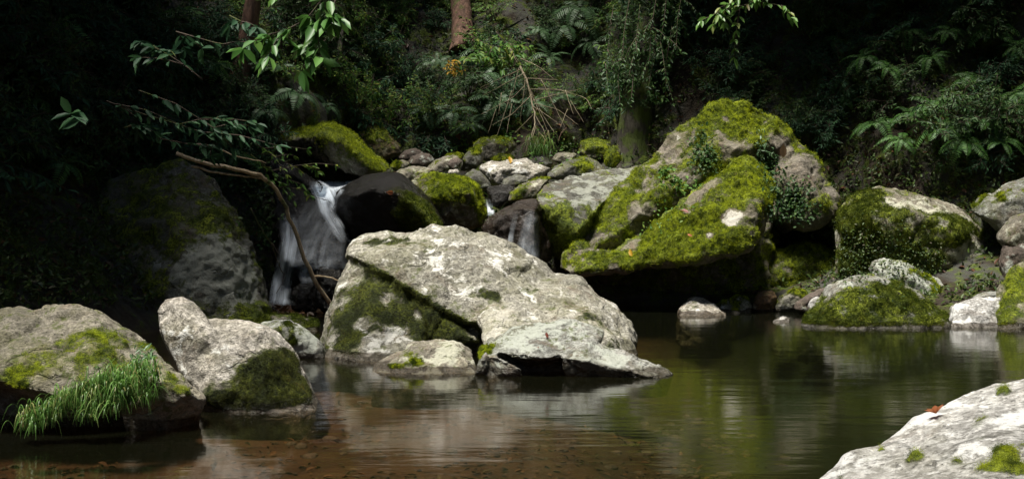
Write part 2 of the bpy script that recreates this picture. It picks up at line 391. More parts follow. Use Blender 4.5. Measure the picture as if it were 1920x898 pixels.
# ------------------------------------------------------------------ terrain
POOL = np.array([(-3.0, 15.0), (-3.2, 13.4), (-3.7, 11), (-4.4, 9), (-4.8, 7), (-4.8, 4), (-4, 1), (-3, -3), (7, -3), (7, 4), (6.6, 9), (5.8, 12.3), (4.6, 13.2), (3.0, 14.4), (1.5, 14.8), (.4, 14.6), (-.6, 14.0), (-1.3, 14.6), (-2.2, 15.2)])
def sdist(x, y):
    P = np.stack([x, y], -1); d = np.full(x.shape, 1e9); inside = np.zeros(x.shape, bool)
    n = len(POOL)
    for i in range(n):
        a, b = POOL[i], POOL[(i+1) % n]; e = b-a
        t = np.clip(((P-a)@e)/(e@e), 0, 1); q = P-(a+t[..., None]*e); d = np.minimum(d, np.sqrt((q**2).sum(-1)))
        c = ((a[1] > y) != (b[1] > y)) & (x < (b[0]-a[0])*(y-a[1])/(b[1]-a[1]+1e-12)+a[0]); inside ^= c
    return np.where(inside, -d, d)
def hgt(x, y):
    x = np.asarray(x, float); y = np.asarray(y, float)
    s = sdist(x, y); P = np.stack([x, y, np.zeros_like(x)], -1).reshape(-1, 3)
    n = fbm(P*.45, 4).reshape(x.shape); n2 = fbm(P*1.7+9, 3).reshape(x.shape)
    deep = sm(-.5, 2.5, x)*sm(3, 7, y)*.45 + .16 + sm(6, 10, y)*.15
    bed = -np.minimum(.06+(-s)*.35, deep) + n2*.03
    bank = np.interp(s, [0, .8, 2.2, 4.5, 9, 20, 60], [-.02, .25, .9, 5.2, 9.5, 15, 22])
    left = np.interp(s, [0, .4, 1.2, 3.5, 9, 20, 60], [-.02, .35, 1.4, 4.6, 9, 14, 22])
    wl_ = sm(-1.5, -3, x); bank = bank*(1-wl_)+left*wl_
    ramp = np.interp(y, [14, 14.8, 15.5, 16.5, 18, 19.3, 20.5, 23, 27, 40], [-.1, .15, .75, 1.2, 1.75, 2.3, 3.6, 6.5, 10, 20])
    wc = (1-sm(1.8, 3.2, np.abs(x+.55)))*sm(13.5, 14.5, y)
    land = bank*(1-wc)+ramp*wc + (n*.55+n2*.16)*sm(.3, 2.5, s)
    near = sm(3, -2, y)                        # low bank behind the camera
    land = land*(1-near) + np.minimum(land, .3+s*.25)*near
    return np.where(s < 0, bed, land), s
gx = np.concatenate([np.linspace(-90, -14, 26)[:-1], np.arange(-14, 14.01, .14), np.linspace(14, 90, 26)[1:]])
gy = np.concatenate([np.linspace(-60, -3, 16)[:-1], np.arange(-3, 27, .14), np.linspace(27, 110, 26)])
GX, GY = np.meshgrid(gx, gy); GZ, GS = hgt(GX, GY)
V = np.stack([GX, GY, GZ], -1).reshape(-1, 3)
nx, ny = len(gx), len(gy)
i = (np.arange(ny-1)[:, None]*nx+np.arange(nx-1)[None, :]).ravel()
Q = np.stack([i, i+1, i+1+nx, i+nx], 1)
# roughen steep banks horizontally
k = sm(.8, 3, GS.ravel())*sm(30, 20, np.abs(V[:, 1]))
V[:, 0] += k*fbm(V*1.1+3, 3)*.35; V[:, 1] += k*fbm(V*1.1+33, 3)*.35
me = mesh_np('ground', V, Q)
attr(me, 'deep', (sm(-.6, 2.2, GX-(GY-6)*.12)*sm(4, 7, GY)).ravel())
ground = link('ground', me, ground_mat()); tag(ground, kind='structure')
BV = {}
BV['ground'] = BVHTree.FromPolygons([tuple(v) for v in V], [tuple(q) for q in Q])
def cast(px, py, names=None):
    o = Vector((0, 0, CAMH)); r = Vector(ray(px, py)).normalized(); best = None
    for nme, t in BV.items():
        if names and nme not in names: continue
        h = t.ray_cast(o, r)
        if h[0] is not None and (best is None or h[3] < best[2]): best = (np.array(h[0]), np.array(h[1]), h[3], nme)
    return best

# water surface
wx = np.arange(-8, 10.01, .5); wy = np.arange(-4, 16.01, .5)
A, B = np.meshgrid(wx, wy); V = np.stack([A, B, 0*A], -1).reshape(-1, 3); n_ = len(wx)
i = (np.arange(len(wy)-1)[:, None]*n_+np.arange(n_-1)[None, :]).ravel()
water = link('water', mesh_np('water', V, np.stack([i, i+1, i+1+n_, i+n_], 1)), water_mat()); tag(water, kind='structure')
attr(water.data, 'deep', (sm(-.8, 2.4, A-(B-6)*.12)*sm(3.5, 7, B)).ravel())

# ------------------------------------------------------------------ rocks
def hull(bm_all, pts):
    bm = bmesh.new()
    for p in pts: bm.verts.new(tuple(p))
    r = bmesh.ops.convex_hull(bm, input=bm.verts)
    bad = [e for e in r['geom_interior'] if isinstance(e, bmesh.types.BMVert)]
    if bad: bmesh.ops.delete(bm, geom=bad, context='VERTS')
    bmesh.ops.recalc_face_normals(bm, faces=bm.faces)
    t = bpy.data.meshes.new('t'); bm.to_mesh(t); bm.free(); bm_all.from_mesh(t); bpy.data.meshes.remove(t)
def PT(d, lst):
    """(px, py) at depth d, or (px, py, depth)"""
    return [W(p[0], p[1], p[2] if len(p) > 2 else d) for p in lst]
def ring(d, sil, sc, dn=0.0):
    s = np.array([(p[0], p[1]) for p in sil], float); c = s.mean(0)
    h = s[:, 1].max()-s[:, 1].min()
    q = c+(s-c)*sc; q[:, 1] += dn*h
    return [W(a, b, d) for a, b in q]
def chunk(d, sil, front=(), T=None, back=.7, foot=(), auto=None):
    pts = PT(d, sil)
    w = (max(p[0] for p in sil)-min(p[0] for p in sil))/F*d
    T = T or w*.5
    if auto is not None:
        pts += ring(d-T*auto, sil, .62, .14)
        pts += ring(d-T*auto*.6, sil, .86, .06)
    pts += PT(d, front)
    bk = ring(d+T, sil, back, .1); pts += bk
    for f in foot:
        p = WZ(f[0], f[1]); pts.append(p); pts.append(p-np.array([0, -.05, .35]))
    if foot:
        for b in bk: pts.append(np.array([b[0], b[1], -.35]))
    return pts
NROCK = [0]
def rock(name, label, chunks, mat, vox, cat='boulder', rough=1.0, smooth=3, moss=(.1, .3), blobs=(), lich=0.1, lblobs=(), wet=0.0, wetdark_blobs=(),
         waterline=True, tufts=0, tmat='mossy', group=None, low=.045, mossh=.010, strata=0.0, seed=None, bw=.72, side=0.0):
    NROCK[0] += 1; seed = seed or NROCK[0]
    bm = bmesh.new()
    for c in chunks: hull(bm, c)
    t = bpy.data.meshes.new('tmp'); bm.to_mesh(t); bm.free()
    o = bpy.data.objects.new('tmp', t); COL.objects.link(o)
    md = o.modifiers.new('r', 'REMESH'); md.mode = 'VOXEL'; md.voxel_size = vox; md.adaptivity = 0
    if smooth:
        sm_ = o.modifiers.new('s', 'SMOOTH'); sm_.factor = .5; sm_.iterations = smooth
    dg = bpy.context.evaluated_depsgraph_get(); ev = o.evaluated_get(dg); em = ev.to_mesh()
    n = len(em.vertices); V = np.empty(n*3, np.float32); em.vertices.foreach_get('co', V); V = V.reshape(-1, 3).astype(float)
    N = np.empty(n*3, np.float32); em.vertices.foreach_get('normal', N); N = N.reshape(-1, 3).astype(float)
    Qi = np.empty(len(em.loops), np.int32); em.loops.foreach_get('vertex_index', Qi)
    tot = np.empty(len(em.polygons), np.int32); em.polygons.foreach_get('loop_total', tot)
    Q = Qi.reshape(-1, 4) if (tot == 4).all() else None
    ev.to_mesh_clear(); bpy.data.objects.remove(o); bpy.data.meshes.remove(t)
    size = (V.max(0)-V.min(0)); size = float(np.cbrt(size.prod()))
    off = seed*13.7
    base = V+off
    wob = fbm(base*(1.3/size), 3)*low*size
    mid = fbm(base*(4.2/size), 3)
    wob += (np.abs(mid)-.3)*-.03*size*rough
    det = fbm(base*6.5, 4, .5)*.010*rough*min(1, size) + (np.abs(fbm(base*3.1+5, 3))-.25)*-.014*rough*min(1.2, size)
    # chipped ledges
    ax = np.array([.25, -.15, .95])
    st = (V@ax)*5.5/max(.5, size) + fbm(base*1.2, 2)*.8
    led = (np.abs((st % 1.0)-.5)*2)**3
    det -= led*.02*(rough*.6+strata)*min(1.2, size)*sm(-.1, .5, pn(base*1.1/size+4))
    fine = fbm(base*20, 3, .6)*.0055*rough
    if rough > .6:
        wp = V+np.stack([fbm(V*4+s_, 2) for s_ in (1., 7., 13.)], 1)*.05
        for sc_, am in ((1.9, .030), (5.0, .012), (13.0, .0045)):
            v_, e_ = chips(wp*sc_+off, int(seed) % 200); det = det + (v_*am*min(1, size*.8)-am*.22*sm(.10, 0, e_)*(size > .5))*rough
    V2 = V + N*(wob+det+fine)[:, None]
    # moss weight
    P2 = proj(V2); facing = ((V-np.array([0, 0, CAMH]))*N).sum(1) < 0
    mo = moss[0] + moss[1]*(N[:, 2]-.15) + .20*fbm(V*1.1+off, 3) + .26*fbm(V*3.6+off, 4) + .02
    def blobw(lst):
        w = np.zeros(n)
        for b in lst:
            dd = np.hypot(P2[:, 0]-b[0], P2[:, 1]-b[1]); ok = facing & (dd < b[2]*.6+3)
            if not ok.any():
                ok = facing & (dd <= dd[facing].min()+2)
            yy = V2[ok, 1]; c = V2[ok][yy <= np.quantile(yy, .5)+1e-6].mean(0)
            r = b[2]/F*c[1]; sx = (b[4] if len(b) > 4 else 1.0)
            q = (V2-c)/np.array([r*sx, r*1.3, r]); w += b[3]*np.exp(-(q*q).sum(1)*.9)
        return w
    mo = mo + side*sm(.5, .1, N[:, 2])  # steep-face moss, partly standing in for shade on the front faces
    mo = mo + blobw([tuple(b[:3])+((b[3]*bw if b[3] > 0 else b[3]),)+tuple(b[4:]) for b in blobs])
    mo = mo + .22*fbm(V*9+off, 2) + .10*pn(V*34)
    V2 += N*(sm(.4, .75, mo)*mossh*(1+1.2*fbm(base*14, 2)))[:, None]
    wt = wet + blobw(wetdark_blobs)
    if waterline: wt = wt + sm(min(.10, .03+.06*size), .02, V2[:, 2]+.02*fbm(V*5, 2)); mo = mo - .5*sm(.05, .0, V2[:, 2])
    org = np.array([V2[:, 0].mean(), V2[:, 1].mean(), V2[:, 2].min()])
    me = mesh_np(name, V2-org, Q) if Q is not None else None
    if me is None: raise Exception('nonquad '+name)
    attr(me, 'moss', mo); attr(me, 'lichen', lich+blobw(lblobs)); attr(me, 'wet', np.clip(wt, 0, 1))  # moss and wet also carry some darkening in place of shade
    ob = link(name, me, RM[mat], loc=tuple(org)); tag(ob, label, cat, group)
    BV[ob.name] = BVHTree.FromPolygons([tuple(v) for v in V2[:: 1]], [tuple(q) for q in Q]) if n < 250000 else None
    if tufts:
        rs = np.random.RandomState(seed)
        pr = sm(.38, .78, mo)*(N[:, 2] > -.6)*(V2[:, 2] > .03)*facing
        if pr.sum() > 20:
            c = rs.choice(n, int(tufts*1.3), p=pr/pr.sum()); m3 = 3; dist_ = float(np.median(V2[:, 1]))
            c = np.repeat(c, m3); k = len(c)
            D = N[c]*1.0 + rs.normal(size=(k, 3))*.55 + np.array([0, 0, .25])
            S = unit(np.cross(D, rs.normal(size=(k, 3)))); D = unit(D)
            L = rs.uniform(.00035, .0008, k)[:, None]*dist_
            b0 = V2[c]-org + rs.normal(size=(k, 3))*vox*.5
            Vt = np.stack([b0-S*L*.35, b0+S*L*.35, b0+D*L], 1).reshape(-1, 3)
            Tt = np.arange(k*3).reshape(-1, 3)
            mt = mesh_np('moss', Vt, None, Tt, False); a = link('moss', mt, LM[tmat], parent=ob)
    return ob

exec_rocks = True
# foreground: pale boulder, lower corner
rock('boulder', 'huge pale grey boulder filling the lower corner, with moss in its cracks',
  [PT(3.2, [(1500, 960, 3.0), (1543, 898, 3.0), (1601, 861, 3.1), (1639, 842, 3.15), (1671, 816, 3.2), (1716, 793, 3.25), (1755, 780, 3.3), (1794, 764, 3.35), (1826, 745, 3.4), (1858, 726, 3.4), (1920, 710, 3.4), (1990, 702, 3.4), (2150, 720, 3.4),
    (1700, 960, 2.5), (2100, 960, 2.3), (2300, 900, 2.7), (1900, 830, 2.75), (2050, 790, 2.8),
    (2000, 800, 4.1), (1800, 880, 4.0), (2250, 850, 4.1)]) + [WZ(1560, 1250)*np.array([1, 1, 0])+np.array([.1, .4, -.4]), np.array([2.6, 1.9, -.4]), np.array([2.8, 4.2, -.4]), np.array([.95, 3.3, -.4]), np.array([.9, 2.4, -.4])]],
  'white', .010, moss=(-.26, .0), bw=1.15, rough=.55, low=.02, smooth=5, lich=.25, mossh=.012,
  blobs=[(1795, 860, 15, .8), (1715, 855, 20, .75, 1.4), (1880, 735, 16, .7), (1885, 850, 22, .95), (1905, 875, 22, .9), (1855, 870, 22, .75, 1.6), (1652, 842, 8, .7), (1575, 893, 8, .8), (1840, 780, 12, .6, 2), (1905, 830, 30, .4, 2), (1830, 820, 10, .45, 2), (1770, 830, 8, .5)], tufts=5000)
# left lichen boulder
rock('boulder', 'wide olive grey boulder with yellow moss stains, standing behind the grass tuft',
  [PT(6.8, [(-130, 640), (-60, 600), (0, 586), (45, 571), (130, 569), (180, 579), (225, 608), (262, 633), (285, 655), (300, 672, 6.6), (275, 690, 6.4),
    (200, 700, 6.15), (160, 718, 6.1), (110, 745, 6.05), (55, 722, 6.1), (-20, 690, 6.15), (-130, 690, 6.2), (60, 650, 6.3), (170, 640, 6.3),
    (0, 620, 7.8), (180, 620, 7.8), (-100, 650, 7.8), (250, 690, 7.4), (-120, 760, 7.3), (100, 790, 7.3)]),
   PT(6.5, [(0, 740, 6.5), (90, 760, 6.4), (200, 730, 6.35), (300, 700, 6.35), (-100, 740, 6.5), (-130, 800, 6.6), (-100, 860, 6.6), (60, 860, 6.4), (200, 860, 6.4), (300, 850, 6.5), (100, 800, 7.6), (300, 800, 7.4), (0, 700, 7.4)]),
   PT(6.5, [(262, 645, 6.7), (285, 655, 6.6), (305, 675, 6.5), (335, 700, 6.45), (365, 725, 6.4), (381, 742, 6.4), (380, 772, 6.4), (375, 820, 6.5), (300, 840, 6.3), (240, 830, 6.25), (215, 760, 6.2), (240, 710, 6.2), (300, 715, 6.2), (340, 740, 6.2), (350, 800, 7.2), (300, 720, 7.2), (250, 800, 7.2)])],
  'olive', .012, moss=(.04, .22), rough=.8, low=.02, strata=.8,
  blobs=[(180, 610, 40, .35), (120, 640, 60, .3, 1.6), (60, 660, 50, .3), (180, 680, 40, .3), (340, 710, 30, .4), (20, 710, 30, .6), (60, 735, 30, .5), (285, 640, 25, .45), (250, 690, 30, .35)],
  lich=.0, lblobs=[(170, 650, 35, .35), (100, 600, 30, .25)], tufts=9000)
# white angular boulder
rock('boulder', 'angular cream white boulder with a notched top and one dark mossy face',
  [PT(7.2, [(298, 580), (310, 561), (340, 555), (360, 562), (373, 580), (388, 598), (300, 612, 7.1), (335, 685, 7.0), (360, 640, 6.95), (420, 640, 7.0), (340, 580, 7.05), (330, 600, 7.9), (360, 600, 7.9), (310, 640, 7.8), (380, 700, 6.95), (400, 700, 7.7)]),
   PT(7.2, [(372, 598, 7.2), (410, 604), (460, 602, 7.2), (500, 611, 7.2), (487, 625, 7.0), (465, 672, 6.9), (440, 702, 6.86), (418, 716, 6.84), (382, 737, 6.84), (335, 688, 7.0), (350, 630, 7.05), (525, 628, 7.25), (545, 647, 7.25), (557, 667, 7.25), (568, 702, 7.2), (582, 737, 7.2), (597, 766, 7.15),
     (480, 615, 8.0), (545, 670, 8.0), (380, 640, 8.0), (590, 770, 7.7), (380, 760, 7.9)]) + [WZ(385, 766), WZ(440, 774), WZ(520, 774), WZ(596, 768)] + [np.array([x, y, -.35]) for x, y in ((-2.0, 7.0), (-1.2, 6.9), (-1.15, 7.6), (-2.0, 7.8))]],
  'pale', .011, moss=(-.38, .0), rough=.58, bw=.85, low=.008, smooth=2,
  blobs=[(520, 665, 50, .9), (500, 690, 40, .7), (510, 735, 60, .9, 1.6), (565, 730, 50, .9), (552, 660, 26, .9), (440, 750, 45, .85, 1.6), (400, 752, 30, .7), (345, 560, 25, .4, 1.6), (310, 640, 20, .3), (325, 655, 15, .3)], tufts=9000, mossh=.003, tmat='brownmoss', lich=.2)
# main boulder
rock('boulder', 'biggest pale boulder in the middle of the pool, layered and overhanging on its shaded side',
  [PT(10.6, [(646, 483, 10.5), (652, 462), (664, 449), (691, 438), (741, 430), (791, 427), (810, 418), (868, 422), (913, 441), (968, 463), (1018, 490), (1043, 518), (1032, 538, 10.3),
     (655, 478, 10.2), (700, 498, 10.0), (760, 527, 9.85), (800, 556, 9.7), (838, 585, 9.6), (880, 606, 9.5), (930, 590, 9.6), (985, 548, 9.85), (750, 478, 10.05), (850, 492, 9.95), (940, 520, 9.9), (820, 540, 9.75),
     (700, 530, 10.7), (800, 600, 10.6), (950, 620, 10.8), (720, 480, 11.5), (850, 450, 11.7), (980, 510, 11.5), (900, 600, 11.6)]),
   PT(10.3, [(615, 600), (619, 590), (630, 544, 10.3), (646, 505, 10.3), (670, 495, 10.3), (705, 522, 10.02), (760, 552, 9.93), (800, 590, 9.8), (790, 640, 9.65), (640, 575, 10.0), (690, 590, 9.85), (740, 620, 9.7), (650, 550, 11.2), (750, 600, 11.2)]) + [WZ(617, 669), WZ(660, 676), WZ(700, 678), WZ(772, 676)] + [np.array([x, y, -.35]) for x, y in ((-1.65, 9.6), (-.8, 9.4), (-.8, 11.0), (-1.65, 11.0))],
   PT(10.4, [(1000, 520, 10.6), (1043, 518, 10.6), (1079, 518), (1112, 538), (1151, 571), (1179, 604), (1193, 643, 10.2), (1193, 668, 10.1), (890, 578, 9.65), (930, 560, 9.7), (985, 552, 9.8), (900, 612, 9.5), (960, 640, 9.35), (1060, 600, 9.4), (1100, 585, 9.6), (1140, 610, 9.55), (1165, 650, 9.5),
     (1050, 540, 11.4), (1150, 620, 11.3), (950, 560, 11.4)]) + [WZ(930, 690), WZ(1050, 690), WZ(1150, 686), WZ(1190, 672)] + [np.array([x, y, -.35]) for x, y in ((-.1, 9.4), (1.0, 9.3), (1.1, 11.2), (-.1, 11.2))],
   PT(10.1, [(650, 490, 10.3), (660, 488, 10.22), (705, 512, 10.02), (762, 540, 9.88), (802, 572, 9.75), (838, 600, 9.62), (650, 540, 10.15), (690, 570, 9.98), (760, 605, 9.78), (830, 645, 9.58), (880, 630, 9.5), (900, 640, 9.5), (700, 560, 11), (850, 620, 10.8)]),
   PT(10.5, [(690, 530, 10.15), (790, 585, 9.85), (800, 640, 9.65), (870, 650, 9.55), (880, 625, 9.6), (950, 590, 9.7), (1050, 560, 10.0), (740, 540, 11.3), (1000, 560, 11.3)]) + [WZ(760, 660, .0)+np.array([0, .25, 0]), WZ(900, 672)+np.array([0, .2, 0])] + [np.array([x, y, -.35]) for x, y in ((-1.0, 10.1), (0.6, 9.9), (0.6, 11.2), (-1.0, 11.2))]],
  'main', .018, moss=(-.14, .04), side=.40, rough=.85, low=.012, smooth=10, strata=.4,  # moss on the overhung flank also darkens it in place of shade
  blobs=[(770, 433, 45, .5, 2), (690, 445, 30, .45, 1.5), (660, 610, 50, .35), (640, 560, 30, .45), (1105, 590, 28, .7), (1165, 640, 35, .5), (900, 545, 16, .6, 2.5), (930, 548, 12, .55, 1.5), (700, 520, 40, .3, 1.5), (760, 560, 35, .45), (830, 620, 50, .6), (870, 605, 30, .4), (690, 560, 60, .35), (680, 620, 60, .25), (675, 605, 20, -.7), (745, 625, 24, -.7), (722, 560, 14, -.6), (645, 560, 14, -.5), (690, 645, 22, -.6), (780, 585, 12, -.5), (780, 600, 60, .45), (700, 540, 50, .4), (740, 575, 50, .4), (830, 625, 50, .4), (650, 560, 40, .3), (640, 600, 50, .35), (740, 640, 50, .45), (1140, 600, 30, .4), (1000, 540, 14, .5, 2), (640, 640, 35, .3), (850, 465, 12, .5)], tufts=9000, tmat='brownmoss',
  wetdark_blobs=[], lich=.12, lblobs=[(730, 610, 40, .3), (860, 480, 80, .12, 1.6)])
# stones in front of it
rock('stone', 'low domed grey green stone sunk in the water in front of the big boulder',
  [chunk(8.95, [(700, 684), (722, 668), (770, 645), (815, 637), (860, 641), (884, 658), (893, 684)], foot=[(696, 697), (760, 701), (830, 701), (893, 699)], T=.35, auto=.7)],
  'olive', .011, cat='rock', moss=(.0, .18), rough=.8, blobs=[(780, 680, 40, .3, 1.6)], lich=.2, lblobs=[(840, 660, 35, .3)], low=.015, tufts=2500)
rock('boulder', 'flat topped grey rock with a long pointed tail slipping into the water',
  [PT(8.8, [(905, 650, 8.7), (915, 638), (960, 612), (1010, 603), (1080, 600), (1120, 609), (1137, 622), (1128, 640, 8.7), (920, 655, 8.5), (960, 668, 8.35), (1020, 672, 8.3), (1100, 662, 8.4), (1000, 640, 8.5), (960, 640, 9.3), (1100, 640, 9.3), (990, 690, 8.7)]),
   PT(8.6, [(1060, 640, 8.7), (1120, 645), (1160, 656), (1200, 670), (1240, 685), (1259, 699, 8.5), (1050, 668, 8.32), (1100, 676, 8.3), (1180, 694, 8.3), (1080, 640, 9.2), (1200, 680, 9.1), (1080, 700, 8.6)]) + [WZ(1230, 708), WZ(1259, 703), np.array([1.15, 8.4, -.15]), np.array([.5, 8.5, -.3]), np.array([.6, 9.3, -.3])],
   PT(8.5, [(897, 676), (905, 650, 8.6), (940, 668, 8.35), (975, 690, 8.3), (910, 665, 8.4), (900, 680, 9.2), (960, 690, 9.2)]) + [WZ(892, 702), WZ(935, 706), WZ(985, 705), np.array([-.27, 8.5, -.3]), np.array([.1, 8.4, -.3]), np.array([.1, 9.2, -.3])],
   PT(8.9, [(920, 660, 8.7), (1150, 690, 8.65), (1000, 670, 8.6), (1100, 640, 9.3), (940, 640, 9.3)]) + [np.array([x, y, -.3]) for x, y in ((-.2, 8.65), (.9, 8.65), (.9, 9.4), (-.2, 9.4))]],
  'grey', .011, cat='rock', moss=(-.14, .08), rough=.75, low=.012, smooth=2, blobs=[(915, 640, 22, .7), (905, 655, 16, .7), (1000, 670, 50, .35, 2.5), (1120, 625, 22, .4), (1060, 612, 30, .25)],
  wetdark_blobs=[(1000, 692, 28, .9, 4.0), (1090, 697, 18, .9, 3)], lich=.25, lblobs=[(1040, 608, 40, .25), (1150, 675, 50, .2)], tufts=3500)  # broad strip along the undercut made darker and smoother
rock('stone', 'small reddish stone leaning on the big boulder above the domed stone',
  [chunk(9.35, [(703, 672), (708, 650), (722, 646), (742, 657), (740, 676), (715, 682)], T=.08, auto=.5)], 'orange', .007, cat='rock', moss=(-.1, 0), lich=.5, low=.02)
rock('stone', 'tiny dark wet stone at the waterline beneath the shaded side of the big boulder',
  [chunk(9.35, [(624, 681), (627, 668), (634, 667), (638, 681)], T=.05, auto=.5)], 'grey', .006, cat='rock', moss=(-.2, 0), wet=.3)
rock('stone', 'tiny flat pale stone at the waterline beneath the shaded side of the big boulder',
  [chunk(9.3, [(655, 680), (660, 670), (672, 671), (676, 681)], T=.05, auto=.5)], 'pale', .006, cat='rock', moss=(-.2, 0))
rock('rock', 'round topped mossy grey rock in the gap between the cream boulder and the big boulder',
  [chunk(9.6, [(480, 612), (490, 603), (515, 598), (545, 602), (575, 620), (598, 642), (607, 660)], foot=[(560, 672), (600, 671), (500, 672)], T=.4, auto=.5)],
  'grey', .014, moss=(.05, .1), blobs=[(520, 612, 30, .45, 1.5), (560, 655, 25, .3)], lich=.3, lblobs=[(570, 635, 25, .3)], tufts=2500, tmat='darkmoss')
rock('rock', 'low dark mossy shelf of rock at the foot of the lichen covered bank',
  [chunk(11.8, [(470, 600), (500, 588), (560, 586), (590, 598), (600, 620), (560, 640), (480, 640)], foot=[(480, 615), (600, 622)], T=.5, auto=.4)],
  'olive', .02, moss=(.5, .1), tufts=4000, tmat='darkmoss')
# dark bank boulder with lichen
rock('boulder', 'tall dark bank boulder with pale lichen patches beside the waterfall',
  [PT(12.6, [(60, 420, 12.9), (40, 640, 12.2), (120, 370, 13), (270, 325, 12.9), (340, 300, 13), (400, 330, 12.9), (438, 382, 12.8), (468, 440, 12.7), (490, 500, 12.6), (503, 545, 12.5), (512, 600, 12.4), (250, 420, 12.5), (330, 420, 12.2), (400, 450, 12.1), (450, 560, 12.0), (330, 540, 11.9), (200, 560, 12.2), (200, 640, 12.1), (330, 640, 11.7), (480, 640, 11.9), (300, 380, 14), (430, 450, 14), (480, 600, 14), (200, 600, 14)])],
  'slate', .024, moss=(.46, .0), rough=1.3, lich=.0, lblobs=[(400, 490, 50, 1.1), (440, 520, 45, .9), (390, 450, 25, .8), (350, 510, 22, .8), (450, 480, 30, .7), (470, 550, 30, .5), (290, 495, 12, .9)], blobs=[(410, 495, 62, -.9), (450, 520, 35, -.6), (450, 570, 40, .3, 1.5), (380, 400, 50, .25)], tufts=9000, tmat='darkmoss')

# the giant moss boulder
rock('boulder', 'giant peaked boulder covered in bright yellow green moss, overhanging the far side of the pool',
  [PT(15, [(1308, 217, 15.6), (1341, 194, 15.6), (1366, 186, 15.6), (1396, 190, 15.6), (1431, 207, 15.6), (1466, 232, 15.6), (1490, 262, 15.5), (1273, 244, 15.5), (1241, 278, 15.5), (1200, 313, 15.4), (1145, 366, 15.2), (1100, 416, 15.0), (1066, 462, 14.7),
     (1345, 262, 15.1), (1290, 320, 14.9), (1200, 395, 14.65), (1130, 455, 14.45), (1400, 280, 15.1), (1300, 405, 15.05), (1330, 340, 15.05), (1460, 330, 15.5), (1440, 420, 15.6), (1200, 470, 14.9), (1100, 505, 14.7), (1330, 470, 15.3),
     (1380, 240, 16.8), (1200, 360, 16.6), (1480, 330, 16.8), (1120, 480, 16.2), (1450, 450, 16.6)]),
   PT(14.3, [(1401, 297, 14.55), (1428, 318, 14.4), (1444, 355, 14.1), (1440, 396, 14.0), (1404, 394, 13.6), (1398, 335, 13.95), (1350, 350, 14.1), (1300, 408, 13.95), (1210, 454, 13.9), (1100, 512, 13.9),
     (1402, 466, 13.5), (1351, 474, 13.45), (1300, 490, 13.6), (1225, 497, 13.75), (1150, 511, 13.85), (1370, 430, 13.65), (1420, 430, 14.9), (1380, 470, 14.8), (1200, 500, 14.9), (1400, 330, 15.3), (1110, 505, 14.9)]),
   PT(15, [(1450, 310, 15.4), (1470, 250, 15.6), (1499, 266, 15.5), (1527, 300, 15.4), (1541, 330, 15.3), (1564, 370, 15.2), (1567, 393, 15.1), (1540, 420, 15.0), (1491, 430, 14.9), (1450, 400, 15.1), (1440, 350, 15.2), (1500, 340, 15.0), (1530, 380, 14.9), (1500, 320, 16.6), (1550, 390, 16.3), (1460, 440, 16)]),
   PT(14.2, [(1047, 505, 14.3), (1056, 478, 14.3), (1075, 458, 14.3), (1105, 452, 14.2), (1145, 470, 14.1), (1150, 495, 13.95), (1110, 512, 13.85), (1075, 512, 13.9), (1090, 520, 14.8), (1060, 480, 15.2), (1130, 480, 15.2)]),
   [np.array(p) for p in ((.9, 15.0, 1.0), (3.4, 15.2, 1.3), (3.8, 16.6, 1.4), (.9, 16.6, 1.0), (1.0, 14.9, -.3), (3.4, 15.0, -.3), (4.0, 16.8, -.3), (.8, 16.8, -.3))]],
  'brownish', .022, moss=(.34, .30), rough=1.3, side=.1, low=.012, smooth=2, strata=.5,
  blobs=[(1400, 215, 70, .4), (1340, 300, 50, .3), (1180, 390, 70, .35), (1230, 440, 60, .3), (1310, 450, 60, .35, 1.6), (1400, 330, 45, .5), (1180, 490, 50, .35, 1.6),
         (1370, 408, 14, -1.6), (1205, 410, 20, -1.1), (1190, 400, 12, -.8), (1300, 370, 17, -1.3), (1330, 345, 14, -.9, 1.0), (1370, 275, 16, -.9, 1.0), (1285, 395, 12, -.6), (1318, 355, 9, -.9), (1515, 305, 20, -1.5), (1525, 340, 14, -1.0), (1465, 265, 17, -.9, 1.3), (1460, 310, 12, -.8), (1240, 270, 14, -.6), (1260, 262, 9, -.9), (1330, 440, 8, -1.1), (1250, 488, 12, -.6), (1130, 465, 16, -.7), (1180, 455, 22, -.8), (1110, 440, 14, -.6), (1360, 220, 8, -.8), (1420, 350, 16, .5), (1435, 385, 16, .5), (1290, 445, 30, .3), (1150, 500, 10, -.5)],
  lich=-.05, lblobs=[(1370, 408, 18, .9), (1330, 440, 8, .5)], tufts=110000, mossh=.012, bw=.85)
rock('rock', 'mossy rock in deep shade under the overhang of the giant moss boulder',
  [chunk(15.3, [(1440, 545), (1432, 500), (1455, 470), (1510, 455), (1560, 470), (1580, 500), (1580, 550), (1500, 575)], T=.6, auto=.5)], 'olive', .025, moss=(.5, .2), tufts=9000, blobs=[(1520, 510, 40, .3)])
